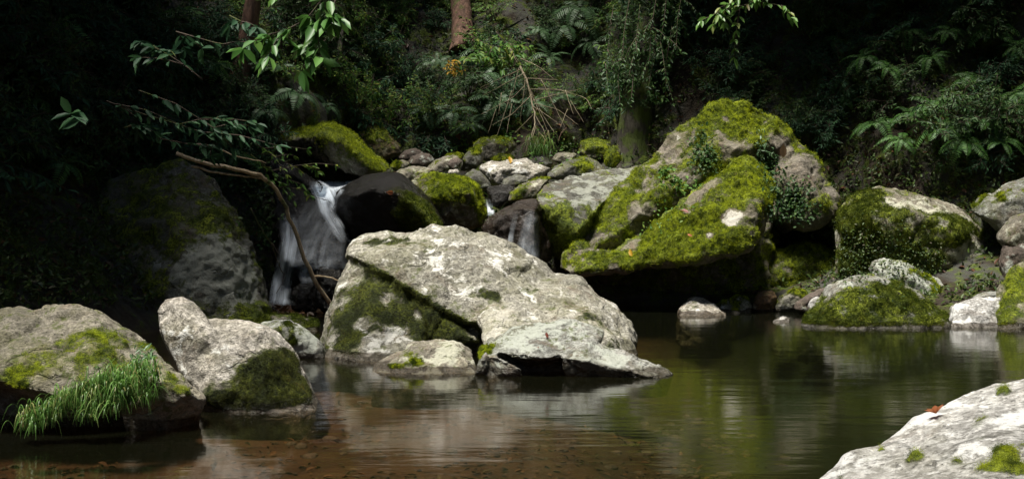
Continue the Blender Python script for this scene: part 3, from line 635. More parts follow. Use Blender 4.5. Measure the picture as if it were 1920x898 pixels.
rock('boulder', 'large rounded boulder with bare pale crest and dark moss curtain in front',
  [PT(15, [(1568, 400), (1574, 385), (1590, 372), (1620, 352), (1650, 345), (1716, 361), (1774, 377), (1807, 393), (1845, 422), (1874, 454), (1888, 484), (1882, 512), (1858, 545), (1575, 430, 14.6), (1640, 400, 14.3), (1740, 405, 14.2), (1800, 425, 14.2), (1850, 475, 14.3), (1566, 513, 14.8), (1590, 560, 14.5), (1720, 560, 14.2), (1790, 470, 14.15), (1850, 560, 14.4), (1640, 380, 16.3), (1780, 400, 16.3), (1860, 480, 16), (1600, 560, 16)])],
  'olive', .022, moss=(.26, .1), rough=1.0, low=.015, smooth=5, blobs=[(1640, 370, 40, .35), (1660, 450, 70, .6, 1.3), (1600, 470, 50, .6), (1770, 372, 22, -.35, 1.8), (1730, 385, 18, -.3, 1.8), (1800, 440, 40, .4), (1850, 440, 25, .3), (1820, 410, 40, .25), (1870, 470, 20, -.3), (1820, 490, 30, -.5), (1600, 400, 30, .3), (1700, 372, 25, -.3, 2)], lich=.15, lblobs=[(1730, 385, 60, .35, 1.8), (1635, 372, 10, .8), (1650, 400, 10, .8), (1820, 490, 25, .4), (1850, 480, 20, .4)], tufts=34000, tmat='darkmoss')
rock('rock', 'long tapering rock with pale crest behind the dark green mossy mound',
  [chunk(14.0, [(1627, 505), (1634, 488), (1658, 480), (1703, 491), (1755, 520), (1800, 542), (1825, 556), (1813, 575), (1755, 590), (1650, 560)], T=.35, auto=.7)],
  'grey', .018, moss=(.05, .12), lich=.3, blobs=[(1650, 510, 22, .3), (1760, 555, 40, .35), (1700, 515, 20, .3)], tufts=5000, lblobs=[(1690, 490, 40, .2)])
rock('boulder', 'dark green mossy mound with a bare grey crest, rising straight out of the water',
  [chunk(12.5, [(1502, 600), (1514, 577), (1549, 541), (1588, 522), (1633, 512), (1678, 525), (1716, 544), (1749, 577), (1778, 602)], front=[(1560, 560, 12.1), (1640, 550, 12.05), (1700, 570, 12.05), (1600, 530, 12.3)], foot=[(1501, 612), (1560, 617), (1640, 617), (1774, 614)], T=.55)],
  'grey', .018, moss=(.5, -.1), blobs=[(1560, 532, 16, -.5, 1.3), (1600, 517, 20, -.5, 1.6), (1640, 515, 14, -.4, 1.6), (1680, 535, 30, .2), (1640, 570, 60, .4, 1.8)], lich=.2, tufts=26000, tmat='darkmoss')
rock('rock', 'bright white grey angular rock at the waterline beside the mossy mound',
  [chunk(12.4, [(1781, 598), (1782, 574), (1800, 568), (1832, 561), (1878, 558), (1882, 600)], foot=[(1787, 614), (1830, 615), (1874, 613)], T=.4, auto=.6)], 'white', .015, moss=(-.3, 0), lich=.3)
rock('rock', 'flat grey slab lying on top of the bright white rock',
  [chunk(12.75, [(1820, 556), (1845, 547), (1878, 545), (1884, 556), (1860, 564), (1825, 564)], T=.3, auto=.5)], 'grey', .014, moss=(-.1, 0), waterline=False)
rock('boulder', 'smooth mossy boulder cut off by the frame edge next to the bright white rock',
  [chunk(12.6, [(1870, 600), (1872, 577), (1858, 542), (1870, 522), (1892, 500), (1930, 486), (2000, 480), (2080, 540), (2100, 600)], front=[(1880, 590, 12.2), (1950, 560, 12.0), (2040, 580, 12)], foot=[(1872, 617), (1950, 618), (2090, 618)], T=.7)],
  'olive', .02, moss=(.3, .1), blobs=[(1900, 540, 40, .3), (1880, 590, 25, .2)], tufts=9000, lich=.1, tmat='mossy')
rock('boulder', 'grey boulder high up behind the rounded boulder at the frame edge, lit along its crest',
  [chunk(14.4, [(1814, 395), (1820, 384), (1840, 367), (1884, 346), (1925, 335), (1990, 340), (2040, 400), (2000, 450), (1880, 440), (1840, 410)], T=.7, auto=.6)], 'grey', .025, moss=(.1, .1), lich=.15, tufts=5000)
rock('rock', 'rounded dark rock at the frame edge just below the high grey boulder',
  [chunk(14.0, [(1868, 445), (1875, 425), (1892, 402), (1925, 388), (1980, 400), (1990, 470), (1900, 490)], T=.5, auto=.6)], 'olive', .025, moss=(.1, .1), tufts=1500)
rock('rock', 'dark reddish rock in the shade between two boulders at the frame edge',
  [chunk(13.8, [(1872, 490), (1880, 455), (1910, 448), (1950, 460), (1960, 520), (1880, 530)], T=.5, auto=.5)], 'brown', .025, moss=(-.1, .1), wet=.3)
rock('rock', 'small pale rock wedged behind the tapering rock',
  [chunk(14.4, [(1778, 535), (1788, 524), (1808, 516), (1824, 526), (1832, 542), (1820, 560), (1790, 560)], T=.2, auto=.5)], 'grey', .016, moss=(-.05, .1), lich=.4)
# waterline stones on the far side
for nm, lb, sil, ft, mt, ms, bl in (
  ('stone', 'pyramid shaped stone with a pale foot at the waterline under the giant moss boulder', [(1273, 585), (1282, 568), (1298, 555), (1317, 559), (1340, 573), (1357, 586)], [(1272, 592), (1315, 596), (1357, 592)], 'pale', (-.02, .15), [(1295, 575, 18, .4), (1330, 586, 20, -.6)]),
  ('stone', 'low mossy stone in the row of waterline stones, right beside the pyramid shaped one', [(1341, 575), (1353, 561), (1385, 550), (1406, 562), (1411, 575)], [(1345, 586), (1380, 588), (1409, 586)], 'main', (.3, .15), []),
  ('stone', 'upright brown stone with a rounded top in the middle of the waterline row', [(1411, 570), (1412, 556), (1427, 544), (1448, 544), (1458, 556), (1453, 572)], [(1411, 583), (1452, 583)], 'orange', (.05, .25), []),
  ('stone', 'mossy green stone at the waterline between the upright stone and the mossy mound', [(1449, 575), (1458, 555), (1485, 542), (1510, 545), (1522, 560), (1510, 575)], [(1450, 583), (1510, 584)], 'main', (.28, .15), []),
  ):
    rock(nm, lb, [chunk(13.95, sil, foot=ft, T=.22, auto=.6)], mt, .014, cat='rock', moss=ms, blobs=bl, lich=.15, tufts=1500)
rock('stone', 'leaning brown grey stone behind the waterline row, touching the dark mossy mound',
  [chunk(13.6, [(1488, 580), (1492, 566), (1517, 551), (1538, 538), (1550, 535), (1556, 545), (1530, 570), (1510, 590)], T=.2, auto=.5)], 'brown', .015, cat='rock', moss=(.1, .1), lich=.3)
rock('stone', 'small rounded pinkish white stone resting against the dark mossy mound',
  [chunk(12.9, [(1514, 575), (1518, 563), (1530, 555), (1541, 558), (1538, 572), (1526, 584)], T=.08, auto=.5)], 'white', .009, cat='rock', moss=(-.3, 0), waterline=False)
rock('stone', 'little white stone alone in the open water',
  [chunk(12.75, [(1451, 604), (1455, 597), (1468, 593), (1480, 596), (1481, 604)], foot=[(1451, 606), (1466, 608), (1481, 606)], T=.07, auto=.5)], 'white', .007, cat='rock', moss=(-.4, 0))

# ---- cascade rocks
rock('boulder', 'dark hollow boulder with bright moss on top, above the waterfall lip',
  [PT(17, [(513, 263), (535, 252), (575, 240), (621, 232), (651, 240), (671, 255), (690, 272), (703, 287), (722, 300), (731, 318), (530, 270, 16.6), (560, 258, 16.3), (600, 252, 16.1), (640, 262, 15.9), (665, 285, 15.9), (690, 318, 15.9), (722, 322, 16.2), (690, 335, 16.2), (550, 280, 17.6), (600, 280, 17.6), (600, 255, 18), (700, 300, 18), (540, 275, 18)]),
   PT(17.9, [(525, 275), (540, 320), (600, 350), (700, 345), (650, 280), (560, 275), (560, 330, 18.6), (700, 335, 18.6)])],
  'olive', .03, moss=(.25, .5), blobs=[(690, 305, 40, .5), (620, 245, 40, .4, 1.6)], wetdark_blobs=[(590, 310, 60, .9)], side=.1, bw=1.0, tufts=16000, waterline=False)  # hollow front coloured darker, carrying its shade
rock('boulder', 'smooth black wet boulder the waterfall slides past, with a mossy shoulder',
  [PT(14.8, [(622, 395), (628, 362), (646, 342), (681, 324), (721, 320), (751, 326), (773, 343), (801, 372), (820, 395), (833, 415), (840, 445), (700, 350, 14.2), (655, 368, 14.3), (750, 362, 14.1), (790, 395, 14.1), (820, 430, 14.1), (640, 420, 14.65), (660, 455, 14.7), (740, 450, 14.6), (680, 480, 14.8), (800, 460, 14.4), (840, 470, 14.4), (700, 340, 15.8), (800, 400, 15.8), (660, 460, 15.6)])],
  'dark', .022, smooth=6, rough=.6, moss=(-.25, .1), bw=1.0, blobs=[(775, 385, 50, .75), (800, 430, 50, .7), (750, 430, 40, .4)], wet=.75, wetdark_blobs=[(790, 400, 40, -.6)], tufts=7000, tmat='darkmoss', waterline=False, lich=0)
rock('boulder', 'blocky mossy boulder between the black wet boulder and the thin middle trickle',
  [PT(15.2, [(765, 340), (785, 330), (811, 322), (851, 323), (881, 332), (897, 350), (908, 375), (912, 400), (905, 430), (800, 370, 14.8), (840, 350, 14.8), (880, 360, 14.7), (850, 410, 14.95), (900, 420, 14.95), (800, 440, 14.95), (830, 340, 16.2), (890, 380, 16)])],
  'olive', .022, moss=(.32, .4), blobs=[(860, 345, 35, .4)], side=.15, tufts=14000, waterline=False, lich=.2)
rock('boulder', 'brown wet boulder with thin veils of water running down its face',
  [PT(14.6, [(906, 430), (915, 410), (928, 398), (951, 385), (975, 375), (1008, 371), (1014, 400), (1024, 440), (1035, 490), (930, 410, 14.3), (975, 392, 14.2), (1005, 395, 14.2), (940, 450, 14.3), (1000, 460, 14.1), (1010, 500, 14.2), (920, 480, 14.4), (980, 380, 15.4), (920, 430, 15.4), (1020, 480, 15.4)])],
  'brown', .02, moss=(-.05, .0), blobs=[(915, 420, 20, .3)], wet=.65, waterline=False, lich=0, rough=.8)
rock('boulder', 'broad slanting slab with grey green lichen on top beside the giant moss boulder',
  [PT(15, [(1006, 362, 15.0), (1021, 346, 15.3), (1066, 329, 15.9), (1121, 318, 16.4), (1210, 308, 17.0), (1200, 330, 16.0), (1141, 371, 15.0), (1060, 393, 14.5), (1012, 382, 14.6), (1020, 440, 14.7), (1026, 470, 14.8), (1075, 470, 14.6), (1081, 436, 14.4), (1060, 500, 14.7), (1110, 420, 15), (1100, 480, 16), (1040, 420, 16.4), (1180, 360, 17)])],
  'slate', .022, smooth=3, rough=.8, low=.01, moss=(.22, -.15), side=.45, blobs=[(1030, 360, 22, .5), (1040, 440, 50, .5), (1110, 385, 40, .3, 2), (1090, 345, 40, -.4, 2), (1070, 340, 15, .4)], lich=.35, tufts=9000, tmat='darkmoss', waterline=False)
cas = [
 ('smooth rounded rock with half moss, behind the broad slanting slab', [(1020, 335), (1023, 328), (1041, 311), (1071, 298), (1101, 294), (1121, 305), (1136, 320), (1100, 335)], 16.9, .5, 'slate', (.1, .2), [(1095, 315, 25, .5)]),
 ('flat topped pinkish grey slab with a leaf, amid the rock jumble', [(901, 315), (921, 303), (986, 298), (1031, 315), (1026, 332), (985, 335), (941, 348), (915, 346), (908, 333)], 16.9, .6, 'pale', (-.25, .1), []),
 ('black wet rock just above the thin middle trickle', [(911, 352), (940, 345), (968, 348), (958, 372), (935, 390), (915, 382)], 15.6, .3, 'dark', (-.4, 0), []),
 ('rounded grey green rock propped on the black wet rock', [(940, 350), (943, 336), (966, 327), (985, 330), (992, 340), (960, 352)], 15.9, .3, 'slate', (-.1, .1), []),
 ('mossy tan rock tucked in front of the broad slanting slab', [(948, 378), (953, 362), (975, 347), (1011, 335), (1034, 331), (1024, 350), (1003, 373)], 15.5, .4, 'olive', (.15, .2), [(965, 370, 15, .3)]),
 ('leaning pale slab edge standing beside the flat pinkish slab', [(871, 328), (886, 316), (901, 321), (912, 335), (922, 352), (905, 358), (885, 345)], 16.2, .25, 'slate', (-.05, .1), []),
 ('upright wedge of grey rock with a mossy cap, left of the flat pinkish slab', [(861, 322), (866, 300), (876, 284), (891, 273), (906, 273), (911, 289), (905, 305), (890, 318)], 17.1, .3, 'slate', (.0, .5), [(895, 280, 14, .5)]),
 ('square mossy block on top of the rock jumble', [(886, 273), (896, 261), (926, 256), (961, 261), (967, 272), (953, 294), (911, 303), (895, 300)], 18.0, .5, 'olive', (.1, .6), []),
 ('smooth brown stone, higher of the two brown ones', [(747, 297), (752, 288), (762, 281), (780, 277), (797, 288), (790, 300), (762, 303)], 18.0, .25, 'brown', (-.4, .1), []),
 ('smooth purple brown stone, lower of the two brown ones', [(764, 304), (772, 292), (790, 287), (806, 288), (817, 300), (800, 314), (772, 313)], 17.4, .3, 'brown', (-.4, .1), []),
 ('little mossy stone beneath the higher brown stone', [(732, 313), (740, 303), (756, 299), (770, 306), (765, 315), (742, 323)], 17.2, .2, 'olive', (.35, .2), []),
 ('long low mossy stone behind the black wet boulder', [(738, 326), (750, 316), (775, 312), (812, 317), (808, 332), (790, 340), (750, 340)], 16.4, .35, 'olive', (.2, .2), []),
 ('sloping mossy rock next to the lower brown stone', [(798, 318), (815, 301), (842, 290), (872, 287), (862, 306), (832, 322), (812, 328)], 16.8, .35, 'olive', (.15, .2), []),
 ('dark brown pebble wedged against the upright wedge', [(837, 308), (845, 298), (860, 295), (868, 302), (862, 315), (845, 319)], 16.4, .15, 'brown', (-.4, 0), []),
 ('tiny tan pebble under the dark brown pebble', [(838, 325), (842, 318), (858, 317), (864, 324), (850, 329)], 16.1, .1, 'pale', (-.4, 0), []),
 ('moss covered boulder with yellow streaks behind the brown stones', [(655, 262), (672, 246), (700, 237), (725, 242), (738, 262), (752, 275), (757, 288), (725, 300), (690, 290)], 18.8, .5, 'orange', (.28, .3), [(705, 245, 20, .4)]),
 ('rusty orange rock face under the shrubs, highest rock beyond the waterfall', [(648, 250), (645, 218), (662, 200), (695, 204), (722, 226), (732, 250), (700, 262)], 19.6, .5, 'orange', (.05, .3), [(690, 215, 25, .4)]),
 ('bright mossy hump beside the square mossy block', [(919, 300), (922, 295), (938, 289), (961, 294), (965, 304), (940, 308)], 17.4, .15, 'olive', (.4, .2), []),
 ('flattish grey rock behind the flat pinkish slab', [(984, 300), (995, 292), (1018, 290), (1038, 306), (1030, 318), (1000, 308)], 17.6, .3, 'slate', (.05, .1), []),
 ('dark mossy rock at the foot of the fallen dead branch', [(1034, 300), (1042, 288), (1056, 284), (1082, 288), (1080, 304), (1055, 310)], 18.0, .3, 'olive', (.15, .2), []),
 ('rounded mossy rock at the foot of the mossy tree base', [(1084, 285), (1090, 266), (1116, 260), (1142, 268), (1150, 285), (1130, 300), (1095, 298)], 18.2, .4, 'olive', (.4, .2), []),
 ('small bright moss ball of a rock touching the mossy tree base', [(1133, 295), (1138, 281), (1150, 273), (1163, 279), (1167, 300), (1152, 316), (1136, 312)], 17.4, .25, 'olive', (.6, .2), []),
 ('small grey stone between the mossy block and the brown stones', [(868, 300), (872, 288), (890, 284), (900, 296), (885, 305)], 17.6, .2, 'slate', (.1, .2), []),
]
for lb, sil, d, T, mt, ms, bl in cas:
    rock('rock', lb, [chunk(d, sil, T=T, auto=.75)], mt, .018, cat='rock', moss=ms, blobs=bl, lich=.2, waterline=False, tufts=900 if ms[0] > -.1 else 0, wet=.6 if mt == 'dark' else 0, rough=.9, low=.03)
# wet rocks carrying the fall
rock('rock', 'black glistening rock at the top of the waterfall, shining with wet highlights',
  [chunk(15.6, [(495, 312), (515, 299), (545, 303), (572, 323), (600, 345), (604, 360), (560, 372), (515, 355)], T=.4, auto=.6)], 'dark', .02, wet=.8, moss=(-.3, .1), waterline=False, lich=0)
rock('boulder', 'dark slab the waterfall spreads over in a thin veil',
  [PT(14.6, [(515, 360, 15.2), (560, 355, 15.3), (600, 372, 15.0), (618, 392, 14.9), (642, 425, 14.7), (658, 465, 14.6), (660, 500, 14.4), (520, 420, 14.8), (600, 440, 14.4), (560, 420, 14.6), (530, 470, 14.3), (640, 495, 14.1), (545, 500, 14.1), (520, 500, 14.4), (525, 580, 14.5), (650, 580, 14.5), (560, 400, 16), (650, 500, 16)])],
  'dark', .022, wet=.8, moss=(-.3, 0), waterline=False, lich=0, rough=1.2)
rock('rock', 'jagged black rock at the foot of the waterfall where the fallen branch rests',
  [chunk(13.9, [(590, 560), (592, 510), (602, 500), (640, 506), (652, 520), (650, 590), (600, 590)], T=.4, auto=.5), chunk(13.7, [(550, 585), (545, 545), (560, 530), (590, 530), (600, 590)], T=.4, auto=.6)], 'dark', .02, wet=.6, moss=(-.3, 0), lich=0, rough=1.6)

# ------------------------------------------------------------------ waterfalls (silky sheets draped on the rock)
def sheet(rows, nu=14, nv=40, lift=.03, dens=1.0, ed=.25):
    """rows: (xl, xr, y, depth_fallback, density)"""
    r = np.array(rows, float); tt = np.linspace(0, 1, len(r)); t = np.linspace(0, 1, nv)
    R = np.stack([np.interp(t, tt, r[:, k]) for k in range(5)], 1)
    V = []; D = []; UV = []
    last = None
    for j in range(nv):
        xl, xr, y, d, de = R[j]
        for k in range(nu):
            u = k/(nu-1); px = xl+(xr-xl)*u
            V.append(W(px, y, d)); D.append(de*dens*min(1, min(u, 1-u)/ed)); UV.append((u*(xr-xl)/60, t[j]*2))
    V = np.array(V).reshape(nv, nu, 3)
    dep = np.zeros((nv, nu))
    for j in range(nv):
        for k in range(nu):
            px, py = proj(V[j, k][None])[0]; h = cast(px, py)
            dep[j, k] = min(h[0][1]-lift, R[j, 3]+.5) if h is not None else R[j, 3]
            if abs(dep[j, k]-R[j, 3]) > .9: dep[j, k] = R[j, 3]
    for _ in range(3):
        p = np.pad(dep, 1, mode='edge'); dep = np.minimum(dep, (p[:-2, 1:-1]+p[2:, 1:-1]+p[1:-1, :-2]+p[1:-1, 2:])/4)
    for j in range(nv):
        for k in range(nu):
            px, py = proj(V[j, k][None])[0]; V[j, k] = W(px, py, dep[j, k])
    i = (np.arange(nv-1)[:, None]*nu+np.arange(nu-1)[None, :]).ravel()
    Q = np.stack([i, i+1, i+1+nu, i+nu], 1)
    e = np.ones(nv); e[:3] = (0, .4, .8); e[-3:] = (.8, .5, .1)
    return V.reshape(-1, 3), Q, np.array(D)*np.repeat(e, nu), np.array(UV)
def falls(name, label, sheets, dens=1.0):
    root = empty(name, tuple(np.round(np.mean(sheets[0][0], 0), 3))); tag(root, label, 'waterfall')
    for V, Q, D, UV in sheets:
        me = mesh_np('water_veil', V-np.array(root.location), Q); attr(me, 'dens', D)
        uvl = me.uv_layers.new(name='UVMap'); li = np.empty(len(me.loops), np.int32); me.loops.foreach_get('vertex_index', li)
        uvl.data.foreach_set('uv', UV[li].astype(np.float32).ravel())
        link('water_veil', me, FM, parent=root)
FM = fall_mat('falling_water', 1.0)
falls('waterfall', 'silky blue white waterfall spreading down a dark slab behind the fallen branch', [
  sheet([(580, 690, 338, 16.2, .9), (578, 652, 352, 15.6, 1.3), (590, 635, 372, 15.2, 1.2), (598, 630, 395, 14.9, .8), (612, 645, 420, 14.7, .55), (635, 662, 455, 14.5, .4)], dens=1.5),
  sheet([(565, 605, 375, 15, .2), (545, 640, 410, 14.6, .35), (525, 650, 450, 14.3, .45), (518, 655, 485, 14.1, .62), (520, 655, 505, 13.95, .55)], nu=20, dens=.42),
  sheet([(524, 556, 400, 14.6, .3), (524, 562, 450, 14.3, .75), (518, 556, 490, 14.05, .9), (508, 548, 530, 13.85, 1.1), (504, 545, 560, 13.7, 1.2), (500, 560, 573, 13.6, .6)], dens=1.15),
  sheet([(560, 590, 495, 14.0, .6), (556, 590, 510, 13.95, .6), (565, 588, 535, 13.9, .3)], nv=10)])
fr_ = np.linspace(0, 1, 12); fa_ = np.linspace(0, 2*math.pi, 40)
FV = []; FD = []; FU = []
for a_ in fa_:
    for f_ in fr_:
        p_ = WZ(530, 572)+np.array([math.cos(a_)*.42*f_*(1+.25*math.sin(3*a_)), math.sin(a_)*.75*f_-.2, .012+.02*(1-f_)]); FV.append(p_); FD.append(max(0, 1-f_)**.8*.8); FU.append((p_[0]*2, p_[1]*1.2))
i_ = (np.arange(39)[:, None]*12+np.arange(11)[None, :]).ravel(); wf_ = [o for o in COL.objects if o.name == 'waterfall'][0]
fme = mesh_np('foam', np.array(FV)-np.array(wf_.location), np.stack([i_, i_+1, i_+13, i_+12], 1)); attr(fme, 'dens', FD); ul_ = fme.uv_layers.new(name='UVMap'); li_ = np.empty(len(fme.loops), np.int32); fme.loops.foreach_get('vertex_index', li_); ul_.data.foreach_set('uv', np.array(FU)[li_].astype(np.float32).ravel())
link('foam', fme, FM, parent=wf_)
falls('waterfall', 'thin veils of water down the face of the brown wet boulder', [
  sheet([(965, 975, 392, 14.2, .2), (955, 966, 430, 14.1, .5), (948, 960, 470, 14, .5)], nu=6, nv=16, dens=.55),
  sheet([(982, 1008, 392, 14.2, .4), (975, 1012, 430, 14.1, .6), (966, 1012, 485, 14, .6)], nu=10, nv=16, dens=.55)])
falls('waterfall', 'small bright trickle of water dropping between the rocks of the jumble', [
  sheet([(910, 919, 372, 15.2, 1.2), (913, 926, 390, 15, 1.3), (912, 930, 405, 14.9, .8)], nu=6, nv=12)])

# ------------------------------------------------------------------ plants
def curve(p0, p1, sag, n, rs, wob=.02):
    t = np.linspace(0, 1, n)[:, None]; p = p0+(p1-p0)*t; p[:, 2] += (sag*4*t*(1-t))[:, 0]
    w = np.cumsum(rs.normal(size=(n, 3))*wob, 0); w *= t; return p+w
def shrub_meshes(seed, R=.7, H=.9, nb=13, nt=8, nl=9, L=.075, Wr=.36, flat=.0, mat='shrub'):
    rs = np.random.RandomState(seed); st = Buf(); P = []; D = []; N = []
    for b in range(nb):
        a = rs.uniform(0, 2*math.pi); r = R*math.sqrt(rs.uniform(.05, 1)); z = H*rs.uniform(.35, 1)*(1-.35*(r/R)**2)
        e = np.array([math.cos(a)*r, math.sin(a)*r, z]); c = curve(np.zeros(3), e, .12*H, 8, rs, .02)
        st.add(*tube(c, np.linspace(.011, .003, 8), 4))
        for k in range(nt):
            f = rs.uniform(.35, 1); q = c[min(7, int(f*7))]
            dr = unit(np.array([e[0], e[1], .1])+rs.normal(size=3)*.7*R); dr[2] *= .5
            ln = rs.uniform(.14, .34)*R/.7; tw = curve(q, q+dr*ln, .02, 5, rs, .006)
            st.add(*tube(tw, np.linspace(.004, .0015, 5), 3, False))
            for m in range(nl):
                g = (m+1)/nl; x = q+(tw[-1]-q)*g; sd = 1 if m % 2 else -1
                s = unit(np.cross(dr, [0, 0, 1])); lf = dr*.55+s*sd*.8+rs.normal(size=3)*.25 if m < nl-2 else dr+rs.normal(size=3)*.4
                P.append(x); D.append(lf-np.array([0, 0, rs.uniform(0, .5)])); N.append(np.array([0, 0, 1])+rs.normal(size=3)*.4)
    P, D, N = map(np.array, (P, D, N)); n = len(P); LL = L*rs.uniform(.6, 1.25, n)
    V, Q = leaves(P, D, N, LL, LL*Wr)
    fb = Buf(); fb.add(V, Q)
    return st.mesh('stem'), fb.mesh('foliage'), BM['dark'], LM[mat]
def frond_mesh(rs, L=.6, Wd=.22, npn=18, arch=.5, mat='fern'):
    n = npn; t = np.linspace(0, 1, n)
    c = np.stack([L*t*(1-.12*t), 0*t, L*(arch*t*1.2-arch*1.9*t*t)], 1); c[:, 1] = .06*L*np.sin(t*2.5+rs.uniform(0, 6))*t
    b = Buf(); b.add(*tube(c, np.linspace(.004, .0012, n), 3, False))
    tg = unit(np.gradient(c, axis=0))
    P = []; D = []; N = []; LL = []
    for i in range(2, n):
        w = Wd*.5*math.sin(min(1, (t[i]*.93+.12))*math.pi)**.7+.01
        for sd in (-1, 1):
            s = np.array([0, sd, 0]); nn = np.cross(tg[i], s)*sd
            nn = nn if nn[2] > 0 else -nn
            P.append(c[i]); D.append(s+tg[i]*.35-nn*.18+rs.normal(size=3)*.05); N.append(nn+rs.normal(size=3)*.12); LL.append(w*rs.uniform(.9, 1.08))
    LL = np.array(LL); V, Q = leaves(np.array(P), np.array(D), np.array(N), LL, np.minimum(LL*.28, L/n*.82), fold=.15, droop=.12)
    b.add(V, Q); me = b.mesh('frond'); me.materials.append(LM[mat]); return me
FROND = {}
for mt in ('fern', 'palefern'):
    rs = np.random.RandomState(5)
    FROND[mt] = [frond_mesh(rs, 1.0, rs.uniform(.34, .44), 20+k, .3+.09*k, mt) for k in range(5)]
def fern(loc, nrm, label, group=None, n=8, L=.6, mat='fern', seed=0, spread=360, az=0, tilt=.5):
    rs = random.Random(seed); root = empty('fern', tuple(loc)); tag(root, label, 'fern', group)
    q = (Vector(nrm)*.5+Vector((0, 0, .6))).normalized().to_track_quat('Z', 'Y'); root.rotation_mode = 'XYZ'; root.rotation_euler = q.to_euler()
    for k in range(n):
        a = rad(az+(k/n-.5)*spread+rs.uniform(-14, 14)); o = bpy.data.objects.new('frond', rs.choice(FROND[mat])); COL.objects.link(o); kid(root, o)
        s = L*rs.uniform(.7, 1.15); o.scale = (s, s, s); o.rotation_euler = (rs.uniform(-.25, .25), rs.uniform(-tilt, .35), a)
    return root
def gnd(x, y):
    h = BV['ground'].ray_cast(Vector((x, y, 40)), Vector((0, 0, -1))); return (np.array(h[0]), np.array(h[1])) if h[0] is not None else (None, None)
# prototypes
PROTO = {}
specs = {'shrub': [dict(seed=1), dict(seed=2, R=.85, H=.8, L=.065), dict(seed=3, R=.6, H=1.1, L=.085, Wr=.32), dict(seed=4, R=.75, H=.7, L=.055, nl=11, Wr=.45)],
         'teal': [dict(seed=5, L=.10, Wr=.3, nl=8, mat='teal'), dict(seed=6, R=.8, H=.8, L=.085, Wr=.34, mat='teal'), dict(seed=16, R=.9, H=.9, L=.15, Wr=.3, nb=9, nt=5, nl=8, mat='teal')],
         'lime': [dict(seed=7, L=.06, Wr=.45, mat='lime', R=.6, H=.7), dict(seed=8, L=.055, Wr=.42, mat='lime', R=.7, H=.9), dict(seed=18, L=.11, Wr=.36, mat='lime', R=.8, H=.8, nb=10, nt=5, nl=7)]}
for kx, lst in specs.items():
    PROTO[kx] = [shrub_meshes(**s) for s in lst]
for kx in PROTO:
    for s, f, sm1, fm1 in PROTO[kx]: s.materials.append(sm1); f.materials.append(fm1)
def shrub(kind, loc, nrm, label, group, s=1, rs=random):
    st, fo, a, b = rs.choice(PROTO[kind]); root = empty('shrub', tuple(loc)); tag(root, label, 'shrub', group)
    q = (Vector(nrm)*.8+Vector((0, 0, .45))).normalized().to_track_quat('Z', 'Y').to_euler()
    root.rotation_euler = q; root.scale = (s, s, s)
    rz = rs.uniform(0, 6.28)
    for nm, me in (('stem', st), ('foliage', fo)):
        o = bpy.data.objects.new(nm, me); COL.objects.link(o); kid(root, o); o.rotation_euler = (0, 0, rz)
    return root
R_ = random.Random(11)
zones = [  # px range, py range, count, kinds, label, group, scale
 ((-60, 480), (-120, 330), 74, ['shrub', 'shrub', 'teal', 'teal'], 'dark glossy shrub on the shaded bank above the lichen covered boulder', 'shrubs on the dark bank', 1.0),
 ((430, 660), (-140, 215), 34, ['shrub', 'lime', 'shrub'], 'mid green shrub on the slope beyond the waterfall lip', 'shrubs beyond the waterfall', .9),
 ((640, 930), (-160, 255), 52, ['shrub', 'teal', 'lime', 'lime', 'teal'], 'leafy green shrub on the back slope above the brown stones', 'shrubs on the back slope', .9),
 ((900, 1200), (-160, 240), 46, ['shrub', 'lime', 'lime', 'teal'], 'fine leaved shrub on the slope around the fallen dead branch', 'shrubs around the dead branch', .8),
 ((1220, 1980), (-150, 300), 62, ['shrub', 'shrub', 'teal'], 'dark shrub on the shaded wall behind the giant moss boulder', 'shrubs on the shaded wall', .9),
]
for (xa, xb), (ya, yb), cnt, kinds, lb, gr, s in zones:
    for k in range(cnt):
        px, py = R_.uniform(xa, xb), R_.uniform(ya, yb); h = cast(px, py, ('ground',))
        if h is None or h[0][1] > 40: continue
        dd = h[0][1]; sc = s*R_.uniform(.6, 1.15)
        shrub(R_.choice(kinds), h[0]-h[1]*.05, h[1], lb, gr, sc, R_)

# undergrowth leaves over the banks (uncountable)
rs = np.random.RandomState(3); P = []; Nn = []
for _ in range(60000):
    px, py = rs.uniform(-150, 2070), rs.uniform(-160, 580); h = cast(px, py, ('ground',))
    if h is None or h[0][2] < .12 or h[0][1] > 34: continue
    P.append(h[0]); Nn.append(h[1])
P = np.array(P); Nn = np.array(Nn); k = len(P)
den = fbm(P*.9+4, 3) > -.25; P = P[den]; Nn = Nn[den]; k = len(P)
D = Nn*.6+rs.normal(size=(k, 3))*.7+np.array([0, 0, .1]); Nl = Nn*.5+np.array([0, 0, .8])+rs.normal(size=(k, 3))*.3
L = rs.uniform(.03, .085, k); V, Q = leaves(P+Nn*rs.uniform(.0, .12, k)[:, None], D, Nl, L, L*.5)
ug = link('undergrowth', mesh_np('undergrowth', V, Q), LM['cover']); tag(ug, 'low leafy undergrowth covering the banks', 'undergrowth', kind='stuff')

